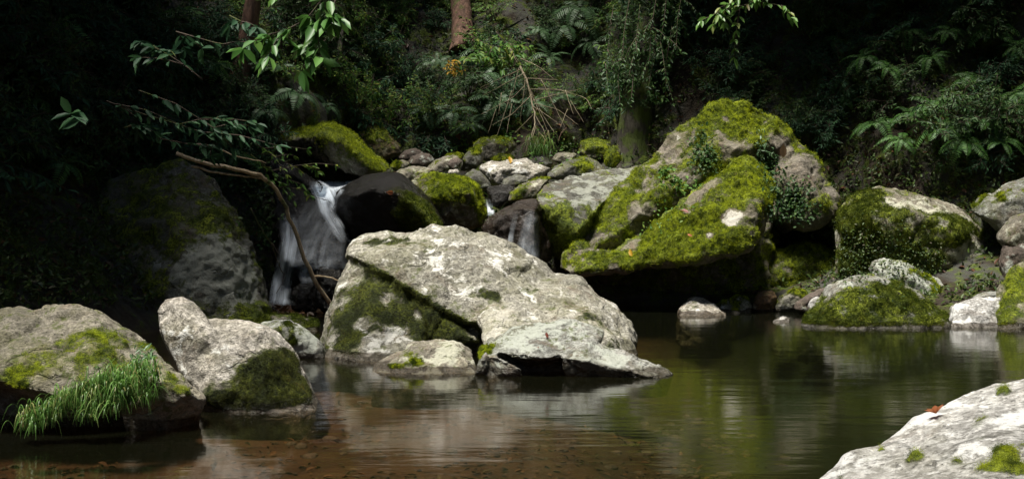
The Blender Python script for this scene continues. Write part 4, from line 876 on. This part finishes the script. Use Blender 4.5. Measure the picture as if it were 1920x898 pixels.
# ferns
def fern_at(px, py, label, names=None, **kw):
    h = cast(px, py, names)
    if h is None: return
    kw.setdefault('seed', int(px*7+py)); tc = np.array([0, 0, CAMH+1.0])-h[0]; tc /= np.linalg.norm(tc); kw['L'] = kw.get('L', .6)*(.85 if px > 1500 else 1.15); return fern(h[0]+tc*.30, h[1], label, **kw)
fl = 'green fern hanging on the shaded wall above the rounded boulder'; fg = 'ferns on the shaded wall'
for (x, y, L) in ((1640, 235, .62), (1690, 265, .5), (1665, 130, .45), (1700, 60, .5), (1740, 200, .5), (1770, 245, .6), (1800, 190, .55), (1830, 150, .55), (1850, 230, .5), (1880, 270, .5), (1620, 110, .5), (1745, 110, .45), (1810, 265, .5), (1900, 180, .6), (1590, 190, .4), (1780, 60, .5), (1860, 60, .5), (1560, 80, .4), (1910, 90, .5), (1700, 215, .45)):
    fern_at(x, y, fl, ('ground',), L=L, n=8, group=fg, tilt=.2)
fl = 'pale feathery fern among the shrubs of the back slope'; fg = 'ferns on the back slope'
for (x, y, L) in ((900, 150, .6), (930, 190, .6), (1060, 50, .75), (1090, 20, .8), (1110, 80, .6), (1030, 110, .5), (1010, 60, .5), (850, 215, .5), (880, 235, .4), (820, 120, .5), (700, 40, .6), (1060, 190, .5), (1000, 200, .4), (800, 210, .4), (905, 100, .5), (690, 190, .45), (610, 200, .4), (560, 180, .5), (500, 210, .5), (520, 130, .5)):
    fern_at(x, y, fl, ('ground',), L=L, n=7, mat='palefern', group=fg)
fl = 'dark fern on the shaded bank above the lichen covered boulder'; fg = 'ferns on the dark bank'
for (x, y, L) in ((100, 60, .6), (220, 110, .6), (330, 150, .6), (60, 200, .5), (260, 250, .5), (420, 240, .5), (400, 120, .6), (350, 40, .6), (160, 20, .6), (120, 310, .4), (440, 300, .4)):
    fern_at(x, y, fl, ('ground',), L=L, n=7, group=fg)

# ------------------------------------------------------------------ trees
def trunk_mesh(pts, r0, r1, sides=18, seed=0, lump=.12):
    rs = np.random.RandomState(seed); pts = np.asarray(pts, float); m = 60
    t = np.linspace(0, 1, m); tt = np.linspace(0, 1, len(pts)); c = np.stack([np.interp(t, tt, pts[:, k]) for k in range(3)], 1)
    for _ in range(6): c[1:-1] = (c[:-2]+c[1:-1]*2+c[2:])/4
    r = r0+(r1-r0)*t+r0*.6*np.exp(-t*m/5)
    V, Q, T = tube(c, r, sides); n = len(V); cc = np.vstack([np.repeat(c, sides, 0), c[:1], c[-1:]])
    V = cc+(V-cc)*(1+lump*fbm(V*np.array([4, 4, 1.5])+seed, 3))[:, None]
    return V, Q, T
def crown_mesh(seed, R=2.6, H=1.8, n=5200, L=.20):
    rs = np.random.RandomState(seed); P = []
    cl = rs.normal(size=(46, 3)); cl = unit(cl)*rs.uniform(.35, 1, 46)[:, None]*np.array([R, R, H])
    c = cl[rs.randint(0, 46, n)]+rs.normal(size=(n, 3))*np.array([R, R, H])*.17
    D = unit(c)*.4+rs.normal(size=(n, 3))*.6; N = np.array([0, 0, 1])+rs.normal(size=(n, 3))*.5
    LL = L*rs.uniform(.7, 1.3, n); V, Q = leaves(c, D, N, LL, LL*.5)
    me = mesh_np('crown', V, Q); me.materials.append(LM['canopy']); return me
CROWN = [crown_mesh(k) for k in range(3)]
def tree(pts, r0, r1, label, bark, crown_at=None, cs=1.0, group=None, seed=0):
    pts = [np.asarray(p, float) for p in pts]; b = pts[0]
    root = empty('tree', tuple(b)); tag(root, label, 'tree', group)
    q = [p-b for p in pts]; V, Q, T = trunk_mesh(q, r0, r1, seed=seed); me = mesh_np('trunk', V, Q, T); me.materials.append(BM[bark])
    kid(root, link('trunk', me))
    lb = Buf(); rs = np.random.RandomState(seed); top = q[-1]
    for k in range(6):
        e = top+np.array([rs.normal()*1.4, rs.normal()*1.4, rs.uniform(.3, 1.6)])*cs; lb.add(*tube(curve(top-np.array([0, 0, .4*k*.3]), e, .2, 8, rs, .04), np.linspace(r1*.7, .015, 8), 6))
    me = lb.mesh('limb'); me.materials.append(BM[bark]); kid(root, link('limb', me))
    o = bpy.data.objects.new('crown', CROWN[seed % 3]); COL.objects.link(o); kid(root, o); o.location = tuple(top+np.array([0, 0, .7])); o.scale = (cs, cs, cs); o.rotation_euler = (0, 0, seed*1.3)
    return root
def tree_at(px, py, ptop, d2, height, r0, r1, label, bark, **kw):
    h = cast(px, py, ('ground',)); b = h[0]-np.array([0, 0, .15]); t = W(ptop[0], ptop[1], d2); dirv = (t-b); dirv /= max(.2, dirv[2])
    tree([b, t, b+dirv*height*.7, b+np.array([dirv[0]*.6, dirv[1]*.6, 1])*height], r0, r1, label, bark, **kw)
tree_at(872, 85, (862, -10), 21.5, 8.0, .19, .15, 'stout reddish brown tree trunk high on the back slope', 'red', seed=1, cs=1.0)
tree_at(445, 150, (478, -10), 17.0, 8.0, .12, .10, 'slim leaning reddish tree on the bank above the waterfall', 'red', seed=2, cs=.5)
tree_at(622, 235, (640, 60), 19.5, 6.0, .045, .035, 'thin dark sapling standing behind the hollow mossy boulder', 'grey', seed=3, cs=.35)
b = W(1195, 320, 18.0)
tree([b, W(1190, 230, 17.9), W(1200, 120, 18.1), W(1225, 0, 18.6), W(1290, -120, 18.8), W(1370, -270, 18.9)], .27, .12, 'thick mossy tree base draped in leaves beside the giant moss boulder', 'moss', seed=4, cs=1.2)
b = W(1822, 400, 17.4)
tree([b, W(1815, 330, 17.3), W(1795, 240, 17.3), W(1785, 120, 17.5), W(1790, -60, 17.6), W(1760, -210, 17.4)], .13, .10, 'leaning tree with torn reddish bark rising above the rounded boulder', 'red', seed=5, cs=1.0)
# canopy trees around the pool (outside the frame, they shade the banks)
CT = [(-8.0, 9.8, 8), (-7.0, 12.4, 8), (-8.0, 15.6, 8.5), (-8.2, 18.5, 9), (-9.6, 6.0, 9), (-9.5, 11, 11), (-9, 15, 10), (-5.6, 22, 10.5), (-.5, 26, 12), (3.6, 25.5, 12), (5.4, 19.8, 9.5), (5.7, 18.4, 10), (8.6, 16.3, 10), (7.4, 17.2, 9.5), (9.4, 14.2, 10), (9.2, 10.5, 10), (9.5, 5, 9), (-8, 20, 11), (2, 26, 13), (6, 24, 13), (10, 20, 13), (-5, 25, 13), (8, 0, 8), (-8, 2, 8), (3.4, -4.5, 7), (-1.2, -5, 7), (-5, -2.5, 7), (7.5, -5, 8), (-13, 9, 12), (13, 8, 12), (13, 15, 13), (-13, 16, 13), (-8, -6, 9), (2, -9, 9), (12, 2, 10), (-12, 3, 10), (5.2, 22.4, 11), (8.6, 20.2, 11), (7.8, 14.6, 9.5), (11, 17.5, 10)]
for k, (x, y, h) in enumerate(CT):
    g_, n_ = gnd(x, y)
    if g_ is None: continue
    top = max(h, g_[2]+4.2); hh = top-g_[2]
    tree([g_-np.array([0, 0, .2]), g_+np.array([.1, 0, hh*.5]), g_+np.array([.2*math.sin(k), -.3, hh])], .15, .10, 'tall broadleaf forest tree outside the frame, shading the banks around the pool', 'grey', cs=1.15, group='unseen forest trees around the pool', seed=k+10)

TALL = [(-11.5, 8, 14), (-11, 14.5, 14), (-11, 1.5, 14), (9, 7, 14), (9.5, 12.5, 14), (8.5, 1.5, 14), (.5, -4.6, 12.5), (-6, -4.6, 13), (-4.5, 24.5, 17), (2.5, 25.5, 17), (7, 23, 17), (-9, 20.5, 16), (5.5, -5, 13), (-12, -5, 14), (0, -12, 14), (-7, -12, 14), (7, -12, 14), (13, -3, 14), (15, 4, 14)]  # extra crowns out of view, added to cut the sky fill
for k, (x, y, h) in enumerate(TALL):
    g_, n_ = gnd(x, y); hh = max(6, h-g_[2])
    tree([g_-np.array([0, 0, .2]), g_+np.array([.1, 0, hh*.5]), g_+np.array([.3*math.sin(k), -.3, hh])], .24, .15, 'very tall broadleaf tree added to narrow the sky opening around the pool', 'grey', cs=1.75, group='tall trees added around the pool', seed=k+60)

for k, (x, y, xt, yt, zt, c_) in enumerate(((4.4, 20.2, 3.9, 17.9, 7.3, 1.1), (7.2, 19.6, 6.4, 17.3, 6.8, 1.15), (10, 18.4, 9.0, 16.6, 6.8, 1.15), (-8.6, 14.6, -5.6, 13.6, 6.3, .8), (-8.2, 11.2, -6.0, 10.9, 6.0, .85))):  # added trees whose unseen crowns darken the wall and bank
    g_, n_ = gnd(x, y); e_ = np.array([xt, yt, zt])
    tree([g_-np.array([0, 0, .2]), g_*.5+e_*.5+np.array([0, 0, .7]), e_], .12, .07, 'slender tree leaning out from the bank, added to shade it from above', 'grey', cs=c_, group='leaning trees added over the banks', seed=k+90)

# ------------------------------------------------------------------ branches
def branch(name, label, cat, paths, mat, sides=7, leafspec=None):
    o0 = paths[0][0][0]; root = empty(name, tuple(o0)); tag(root, label, cat)
    for idx, (pts, ra, rb) in enumerate(paths):
        pts = np.array(pts)-o0; n = 26; t = np.linspace(0, 1, n); tt = np.linspace(0, 1, len(pts))
        c = np.stack([np.interp(t, tt, pts[:, k]) for k in range(3)], 1)
        for _ in range(3): c[1:-1] = (c[:-2]+c[1:-1]*2+c[2:])/4
        c += fbm(c*9+idx, 2)[:, None]*ra*.6
        V, Q, T = tube(c, np.linspace(ra, rb, n)*(1+.12*fbm(c*20, 2)), sides)
        me = mesh_np('limb' if idx == 0 else 'twig', V, Q, T); me.materials.append(mat); kid(root, link(me.name.split('.')[0], me))
    return root
D1 = 12.9
branch('fallen_branch', 'bare tan branch bending down from the bank in front of the waterfall', 'branch', [
  ([W(*p) for p in ((330, 288, 12.2), (372, 303, 12.3), (420, 314, 12.4), (470, 322, 12.5), (500, 332, 12.6), (522, 362, 12.8), (545, 408, 12.9), (558, 452, 13.0), (580, 505, 13.1), (600, 548, 13.2), (624, 576, 13.3))], .022, .024),
  ([W(*p) for p in ((360, 312, 12.3), (410, 325, 12.4), (460, 331, 12.5), (500, 336, 12.6))], .013, .009),
  ([W(*p) for p in ((590, 518, 13.15), (615, 518, 13.1), (640, 528, 13.0))], .013, .006),
  ([W(*p) for p in ((400, 275, 12.2), (440, 293, 12.3), (500, 305, 12.6))], .010, .005)], BM['tan'], 9)
branch('dead_twig', 'thin dark twig hanging from the bank to the water beside the waterfall', 'twig', [
  ([W(*p) for p in ((470, 390, 12.6), (490, 430, 12.7), (510, 460, 12.8), (520, 490, 12.9), (533, 515, 13))], .010, .005),
  ([W(*p) for p in ((533, 512, 13), (530, 530, 13), (518, 550, 13))], .005, .003), ([W(*p) for p in ((510, 455, 12.8), (522, 475, 12.8), (525, 500, 12.9))], .006, .003)], BM['dark'], 5)
# dead branch fan
db = [([W(*p) for p in ((952, 84, 18.6), (972, 118, 18.4), (988, 152, 18.2), (1000, 200, 18.0), (1005, 235, 17.8), (990, 270, 17.6), (983, 292, 17.5))],   .024, .005)]
tw = [((978, 130), (900, 165)), ((984, 137), (905, 180)), ((990, 155), (960, 185), (902, 215)), ((995, 180), (960, 215), (922, 235)), ((976, 110), (1010, 125), (1040, 150)), ((983, 147), (1045, 150)), ((990, 168), (1050, 168), (1100, 185), (1110, 205)), ((996, 190), (1040, 178), (1085, 168)), ((1002, 195), (1045, 205), (1085, 235)), ((990, 160), (1020, 220), (1040, 250)), ((994, 172), (1018, 225), (1032, 260)), ((1003, 215), (1020, 245), (1027, 268)), ((1005, 235), (990, 262), (986, 285)), ((1005, 235), (1000, 255), (975, 275)), ((930, 205), (915, 250)), ((960, 195), (950, 250)), ((940, 175), (935, 215)), ((1060, 170), (1075, 215)), ((1070, 190), (1095, 230)), ((985, 150), (975, 230)), ((1000, 200), (1045, 230)), ((975, 120), (955, 200)), ((960, 170), (930, 260)), ((1015, 150), (1060, 240)), ((1000, 215), (965, 250)), ((1028, 245), (1035, 290)), ((1005, 240), (1022, 262), (1018, 290)), ((1064, 205), (1050, 240))]
rr = random.Random(4)
for t_ in tw:
    d0 = 18.1+rr.uniform(-.2, .2); db.append(([W(p[0], p[1], d0-.12*i+rr.uniform(-.1, .1)) for i, p in enumerate(t_)], .0075, .0025))
branch('dead_branch', 'bleached dead branch hanging upside down with a fan of bare twigs on the back slope', 'branch', db, BM['dead'], 5)
branch('dead_twig', 'short reddish twig standing up beside the tip of the bleached dead branch', 'twig', [([W(*p) for p in ((1047, 265, 17.9), (1052, 250, 17.9), (1063, 239, 17.9))], .009, .006)], BM['red'], 5)

# leafy sprigs that hang into the frame
def sprig(name, label, paths, L, Wr, mat, seed, step=.09, bark='dark', droop=.3, big=False):
    rs = np.random.RandomState(seed); o0 = np.array(paths[0][0]); root = empty(name, tuple(o0)); tag(root, label, 'branch')
    P = []; D = []; N = []; st = Buf(); paths = [np.array(p) for p in paths]; extra = []
    for p in paths:
        tot = np.linalg.norm(p[-1]-p[0])
        for _ in range(3 if tot > .25 else 0):
            i_ = rs.randint(0, len(p)-1); q_ = p[i_]+(p[i_+1]-p[i_])*rs.uniform(0, 1); dv = unit(p[-1]-p[0])+rs.normal(size=3)*np.array([.6, .5, .35])
            extra.append(np.array([q_, q_+dv*tot*.16+[0, 0, .01], q_+dv*tot*.32-[0, 0, tot*.05]]))
    for pts in paths+extra:
        pts = np.array(pts)-o0; ln = np.linalg.norm(np.diff(pts, axis=0), axis=1).sum(); n = max(4, int(ln/step)); t = np.linspace(0, 1, n); tt = np.linspace(0, 1, len(pts))
        c = np.stack([np.interp(t, tt, pts[:, k]) for k in range(3)], 1); st.add(*tube(c, np.linspace(.007, .003, n), 5))
        tg = unit(np.gradient(c, axis=0))
        for i in range(1, n):
            s = unit(np.cross(tg[i], [0, 0, 1]))
            for sd in ((1, -1) if i < n-1 else (1, -1, 0, .5, -.5)):
                P.append(c[i]); D.append(tg[i]*.6+s*sd+rs.normal(size=3)*.38-np.array([0, 0, droop])); N.append(np.array([0, -.3, 1])+rs.normal(size=3)*.45)
    n = len(P); LL = L*rs.uniform(.7, 1.2, n); V, Q = leaves(np.array(P), np.array(D), np.array(N), LL, LL*Wr, fold=.2, droop=.2)
    m1 = st.mesh('stem'); m1.materials.append(BM[bark]); kid(root, link('stem', m1)); fb = Buf(); fb.add(V, Q); m2 = fb.mesh('foliage'); m2.materials.append(LM[mat]); kid(root, link('foliage', m2)); return root
sprig('leafy_branch', 'sunlit leafy branch hanging down against the black forest near the top edge', [[W(1460, -70, 11), W(1425, -10, 11), W(1400, 10, 11), W(1340, 45, 10.9)], [W(1425, -40, 11), W(1430, 5, 11), W(1470, 12, 11)], [W(1410, -40, 11), W(1385, 0, 10.9), W(1350, 15, 10.9)]], .105, .38, 'grass', 1, .06)
sprig('leafy_branch', 'branch of large broad leaves hanging over the stream near the top edge', [[W(640, -60, 9), W(600, 10, 9), W(560, 50, 9), W(505, 66, 9)], [W(640, -20, 9), W(600, 60, 9), W(575, 85, 9)], [W(560, 45, 9), W(530, 60, 9), W(515, 80, 9)], [W(600, -30, 9), W(610, 20, 9), W(620, 30, 9)]], .17, .42, 'fern', 2, .16, droop=.25)
sprig('leafy_branch', 'dim branch of long leaves in front of the leaning tree on the bank', [[W(330, 60, 10), W(400, 80, 10), W(455, 90, 10)], [W(380, 150, 10), W(330, 110, 10), W(290, 90, 10)], [W(430, 30, 10), W(470, 50, 10), W(490, 75, 10)]], .15, .36, 'teal', 3, .12)
sprig('leafy_plant', 'rosette of five broad grey green leaves alone on the dark bank', [[W(160, 235, 9.6), W(145, 222, 9.5), W(134, 214, 9.4)]], .17, .42, 'teal', 4, .2, droop=.3)
sprig('leafy_branch', 'spray of dark teal leaves reaching over the lichen covered boulder', [[W(200, 190, 10.5), W(270, 215, 10.6), W(340, 235, 10.7), W(385, 250, 10.8)], [W(260, 170, 10.5), W(330, 195, 10.6), W(400, 240, 10.8), W(450, 262, 10.9)], [W(330, 235, 10.6), W(370, 225, 10.8), W(420, 225, 10.9)], [W(300, 260, 10.6), W(350, 270, 10.8), W(400, 275, 10.9)], [W(230, 240, 10.5), W(260, 235, 10.6), W(300, 255, 10.8)]], .13, .36, 'teal', 5, .10)
sprig('leafy_branch', 'light green leafy twigs trailing over the top of the waterfall', [[W(480, 270, 13), W(510, 290, 13.2), W(560, 318, 13.4)], [W(470, 290, 13), W(520, 330, 13.2), W(565, 345, 13.4)], [W(480, 330, 13), W(510, 345, 13.2), W(545, 360, 13.3)], [W(510, 320, 13), W(560, 310, 13.2), W(585, 312, 13.4)]], .085, .34, 'lime', 6, .09)
sprig('leafy_branch', 'cluster of bright green leaves over the back slope beside the dead branch', [[W(870, 60, 17.5), W(915, 85, 17.3), W(960, 95, 17.2)], [W(860, 110, 17.5), W(900, 105, 17.3), W(945, 118, 17.2)], [W(930, 60, 17.5), W(945, 80, 17.4), W(975, 85, 17.2)], [W(880, 95, 17.5), W(920, 100, 17.3), W(940, 130, 17.2)]], .13, .4, 'lime', 7, .07)
sprig('leafy_branch', 'tuft of yellowing leaves on the back slope left of the dead branch', [[W(880, 130, 17.5), W(860, 122, 17.3), W(842, 118, 17.2)], [W(880, 135, 17.5), W(862, 130, 17.3), W(850, 132, 17.2)]],   .075, .3, 'yellow', 8, .14)
for k, (x, y) in enumerate(((1170, 110), (1200, 60), (1230, 110), (1250, 40), (1150, 60))):
    sprig('leafy_branch', 'curtain of small leaves draping the mossy tree base', [[W(x, y-50, 17.4), W(x-5, y, 17.2), W(x-15, y+60, 17.1)], [W(x+30, y-60, 17.4), W(x+20, y, 17.2), W(x+18, y+55, 17.1)]], .075, .4, 'shrub', 20+k, .05)['group'] = 'leafy curtains on the mossy tree'

rs = np.random.RandomState(77); tz = rs.uniform(.12, 1, 5200); axp = np.array([W(1195, 215, 17.9), W(1192, 180, 17.9), W(1200, 120, 18.0), W(1225, 0, 18.4), W(1235, -120, 18.7)])
cc_ = np.stack([np.interp(tz, np.linspace(0, 1, 5), axp[:, k]) for k in range(3)], 1); aa_ = rs.uniform(0, 6.283, 5200); rr_ = .24+np.abs(rs.normal(size=5200))*.16*(1+fbm(cc_*1.5, 2))
ok_ = (fbm(cc_*2.2+np.stack([np.cos(aa_), np.sin(aa_), 0*aa_], 1)*.8, 3) > -.12+.3*(1-tz)); cc_, aa_, rr_ = cc_[ok_], aa_[ok_], rr_[ok_]; ni_ = len(aa_)
Pi_ = cc_+np.stack([np.cos(aa_)*rr_, np.sin(aa_)*rr_, 0*aa_], 1); L_ = rs.uniform(.045, .09, ni_)
Vi, Qi_ = leaves(Pi_-axp[0], np.stack([np.cos(aa_), np.sin(aa_), -.2+0*aa_], 1)+rs.normal(size=(ni_, 3))*.8, np.stack([np.cos(aa_)*.6, np.sin(aa_)*.6, .8+0*aa_], 1)+rs.normal(size=(ni_, 3))*.4, L_, L_*.5)
o = link('ivy', mesh_np('ivy', Vi, Qi_), LM['shrub'], loc=tuple(axp[0])); tag(o, 'mantle of small leaved ivy wrapped round the mossy tree', 'ivy')

for (x, y, d, sc_) in ((1185, 165, 17.7, .42), (1215, 105, 17.9, .5), (1170, 60, 17.9, .5), (1225, 30, 18.1, .55), (1205, 200, 17.75, .3), (1160, 120, 17.8, .4)):
    shrub('shrub', W(x, y, d), (0, -.7, .3), 'bushy climber sprouting from the mossy tree trunk', 'climbers on the mossy tree trunk', sc_, R_)
# grass tuft on the left boulder
def grass_tuft(label, roots, n, Lr, seed, wid=.006, mat='grass', fwd=.25, spread=.032):
    rs = np.random.RandomState(seed); VV = []; QQ = []; cnt = 0; roots = np.array(roots)
    o0 = roots.mean(0); m = 8
    for i_ in range(n):
        k = i_ % len(roots); p = roots[k]+rs.normal(size=3)*spread*np.array([1, .7, .5])
        a = rs.uniform(-math.pi, math.pi); L = rs.uniform(*Lr)
        d = np.array([math.cos(a), math.sin(a)-fwd, 0]); d = d*rs.uniform(.5, 1)/(np.linalg.norm(d)+.1)
        t = np.linspace(0, 1, m)[:, None]; reach = rs.uniform(.35, .85); up = rs.uniform(.5, 1.9)
        c = (p-o0)+d*L*reach*t+np.array([0, 0, 1])*L*(up*t-(.35+up*.75)*t**2.3)
        s = np.cross(d, [0, 0, 1]); s = s/(np.linalg.norm(s)+1e-6)*wid*rs.uniform(.45, 1.5)*(1-t**2*.9)*.5
        VV.append(np.concatenate([c-s, c+s], 0)); i = np.arange(m-1)[:, None]
        QQ.append(np.concatenate([i, i+1, i+1+m, i+m], 1)+cnt); cnt += 2*m
    me = mesh_np('grass_tuft', np.vstack(VV), np.vstack(QQ)); o = link('grass_tuft', me, LM[mat], loc=tuple(o0)); tag(o, label, 'grass tuft'); return o
GRT = [W(x, y, d) for x, y, d in ((278, 712, 6.2), (250, 715, 6.12), (225, 722, 6.05), (200, 728, 6.0), (175, 742, 5.97), (150, 755, 5.95), (120, 768, 5.95), (90, 785, 5.93), (60, 798, 5.91), (235, 755, 6.0), (265, 750, 6.1), (205, 765, 5.95), (170, 778, 5.92), (230, 735, 5.95))]
grass_tuft('lush tuft of arching bright green grass growing on the foot of the olive grey boulder', GRT, 1700, (.08, .25), 1)
grass_tuft('small clump of reedy green grass at the tip of the dead branch', [W(1000, 288, 17.6), W(1018, 286, 17.6)], 120, (.3, .55), 2, wid=.012, spread=.08)
# small plants on the giant moss boulder and elsewhere
def herb(label, spots, L, mat, seed, names=None, n=60, Wr=.6, hgt_=.10, name='plant_patch'):  # loose leaves of small plants gathered into one mesh
    rs = np.random.RandomState(seed); P = []; N = []
    for (x, y, r) in spots:
        for _ in range(n):
            h = cast(x+rs.normal()*r, y+rs.normal()*r, names)
            if h is not None: P.append(h[0]+h[1]*rs.uniform(0, hgt_)); N.append(h[1])
    P = np.array(P); N = np.array(N); k = len(P); o0 = P.mean(0)
    D = rs.normal(size=(k, 3))+N*.4-np.array([0, .2, .1]); LL = L*rs.uniform(.6, 1.2, k)
    V, Q = leaves(P-o0, D, N*.6+np.array([0, -.3, .8])+rs.normal(size=(k, 3))*.3, LL, LL*Wr)
    o = link(name, mesh_np(name, V, Q), LM[mat], loc=tuple(o0)); tag(o, label, 'plant'); return o
herb('bright green leafy plant on the lit slope of the giant moss boulder', [(1250, 335, 8), (1265, 345, 9), (1243, 328, 5), (1275, 352, 5)], .07, 'lime', 1, n=26)
herb('dark creeping fern carpet in the hollow near the top of the giant moss boulder', [(1315, 265, 11), (1325, 285, 12), (1330, 305, 10), (1312, 300, 12)], .05, 'shrub', 2, n=80, hgt_=.06)
herb('dark leafy curtain on the shaded shoulder of the giant moss boulder', [(1450, 330, 14), (1470, 360, 16), (1480, 390, 16), (1510, 400, 14), (1460, 400, 14), (1440, 300, 8), (1500, 360, 12)], .055, 'shrub', 3, n=110, hgt_=.08)
herb('pale feathery sprays near the peak of the giant moss boulder', [(1425, 272, 9), (1435, 282, 8)], .06, 'palefern', 4, n=40, Wr=.35)
herb('scattered green seedlings in the gully of the giant moss boulder', [(1280, 385, 18), (1240, 400, 20), (1230, 425, 12), (1310, 350, 8)], .045, 'lime', 5, n=22)
herb('small fern like plant on the edge of the olive grey boulder above the grass', [(268, 672, 8), (280, 680, 9), (255, 680, 8)], .04, 'palefern', 6, n=26, Wr=.35, hgt_=.06)
herb('dark ivy carpet hanging over the front of the large rounded boulder', [(1610, 460, 22), (1640, 480, 26), (1680, 470, 24), (1700, 500, 26), (1600, 500, 18), (1740, 490, 18)], .035, 'cover', 7, n=220, hgt_=.04)
herb('leafy plants hanging along the dark bank beside the waterfall', [(470, 370, 22), (490, 410, 18), (500, 450, 12), (450, 340, 20), (480, 320, 22)], .06, 'shrub', 8, n=90, hgt_=.25)
herb('fine green plants sprouting behind the square mossy block', [(860, 262, 12), (840, 255, 14), (950, 250, 12), (1000, 265, 18), (1060, 275, 14)], .07, 'lime', 9, n=50, hgt_=.12)

# fallen leaves
def fallen_leaf(px, py, label, mat, L=.06, star=False, names=None, up=.02):
    h = cast(px, py, names)
    if h is None: return
    rs = np.random.RandomState(int(px)); p, n = h[0], h[1]
    if star:
        a = np.linspace(-2.2, 2.2, 7); tx = unit(np.cross(n, [0.2, 1, 0])[None])[0]; ty = np.cross(n, tx)
        D = np.stack([tx*math.sin(q)+ty*math.cos(q) for q in a])+n*.9; Ls = L*np.array([.5, .75, .95, 1.1, .95, .75, .5])
        V, Q = leaves(np.zeros((7, 3)), D, np.tile(n, (7, 1)), Ls, Ls*.34)
    else:
        V, Q = leaves(np.zeros((1, 3)), rs.normal(size=(1, 3))+n*.1, n[None]+rs.normal(size=(1, 3))*.2, L, L*.5)
    o = link('fallen_leaf', mesh_np('fallen_leaf', V, Q), LM[mat], loc=tuple(p+n*up*.4)); tag(o, label, 'leaf')
fallen_leaf(1757, 780, 'orange maple leaf standing on the edge of the huge pale boulder', 'orange', .045, True)
fallen_leaf(1186, 482, 'yellow leaf on the mossy tongue of the giant moss boulder', 'yellow', .11)
fallen_leaf(1028, 635, 'red leaf lying on the flat topped grey rock', 'red', .05)
fallen_leaf(1010, 651, 'small dark red leaf on the step of the flat topped grey rock', 'red', .06)
fallen_leaf(1128, 652, 'pale brown leaf on the tail of the flat topped grey rock', 'tan', .08)
fallen_leaf(1292, 400, 'dark red leaves in the gully of the giant moss boulder', 'red', .12)
fallen_leaf(1298, 444, 'small orange leaf on the mossy tongue under the gully', 'orange', .07)
fallen_leaf(1468, 296, 'long curled brown leaf on the shoulder of the giant moss boulder', 'tan', .2)
fallen_leaf(1466, 315, 'pink brown leaf hanging below the long curled leaf', 'tan', .16)
fallen_leaf(738, 362, 'orange leaf on the mossy shoulder of the black wet boulder', 'orange', .11)
fallen_leaf(735, 370, 'tan leaf beside the orange leaf on the black wet boulder', 'tan', .10)
fallen_leaf(766, 418, 'tan leaf low on the black wet boulder', 'tan', .1)
fallen_leaf(957, 308, 'yellow leaf on the flat pinkish slab of the rock jumble', 'yellow', .14)
fallen_leaf(855, 250, 'red leaf on the ground behind the mossy block', 'red', .16)
# white dropping-like pebble on left boulder, litter
rs = np.random.RandomState(9)
def litter(name, label, n, fn, L, mat, flat=.25):
    P = []
    for _ in range(n):
        p = fn(rs)
        if p is not None: P.append(p)
    P = np.array(P); k = len(P); D = rs.normal(size=(k, 3))*np.array([1, 1, flat]); N = np.array([0, 0, 1])+rs.normal(size=(k, 3))*flat
    LL = rs.uniform(L[0], L[1], k); V, Q = leaves(P, D, N, LL, LL*.5)
    o = link(name, mesh_np(name, V, Q), LM[mat]); tag(o, label, 'leaf litter', kind='stuff')
def bedp(rs):
    x, y = rs.uniform(-2.6, 1.6)+rs.normal()*.3, 3.5+rs.uniform(0, 1)**1.3*6
    if pn(np.array([[x*1.3, y*1.3, 3.3]]))[0] < -.05+rs.uniform(-.2, .2): return None
    g_, _ = gnd(x, y); return g_+np.array([0, 0, .008]) if g_ is not None and g_[2] < -.03 else None
litter('leaf_litter', 'sunken brown and orange leaves on the bed of the pool', 4200, bedp, (.025, .06), 'bed')
bm_ = bmesh.new(); bmesh.ops.create_icosphere(bm_, subdivisions=2, radius=1); IV = np.array([v.co[:] for v in bm_.verts]); IT = np.array([[v.index for v in f.verts] for f in bm_.faces]); bm_.free()
pb = Buf()
for _ in range(900):
    x, y = rs.uniform(-3, 2.5), 3.6+rs.uniform(0, 1)*7
    if pn(np.array([[x*.9+5, y*.9, 1.3]]))[0] < rs.uniform(-.3, .25): continue
    g_, _n = gnd(x, y)
    if g_ is None or g_[2] > -.03: continue
    a_ = rs.uniform(0, 6.28); sz = rs.uniform(.015, .06)*np.array([1, .7, .4]); vv = IV*sz*(1+.18*pn(IV*1.3+x*7))[:, None]
    vv = np.stack([vv[:, 0]*math.cos(a_)-vv[:, 1]*math.sin(a_), vv[:, 0]*math.sin(a_)+vv[:, 1]*math.cos(a_), vv[:, 2]], 1); pb.add(vv+g_, None, IT)
o = link('pebbles', pb.mesh('pebbles'), RM['brown']); tag(o, 'small brown pebbles on the pool bed', 'pebbles', kind='stuff')
def footp(rs):
    p = WZ(rs.uniform(500, 600), rs.uniform(574, 592), 0); return p+np.array([0, 0, rs.uniform(.0, .05)])
litter('leaf_litter', 'dark red wet leaves piled at the foot of the waterfall', 260, footp, (.06, .12), 'litter', .5)
def landp(rs):
    h = cast(rs.uniform(-50, 1970), rs.uniform(0, 560), ('ground',)); return h[0]+h[1]*.02 if h is not None and h[0][2] > .1 and h[0][1] < 30 else None
litter('leaf_litter', 'brown fallen leaves scattered on the banks', 4000, landp, (.05, .11), 'litter', .6)
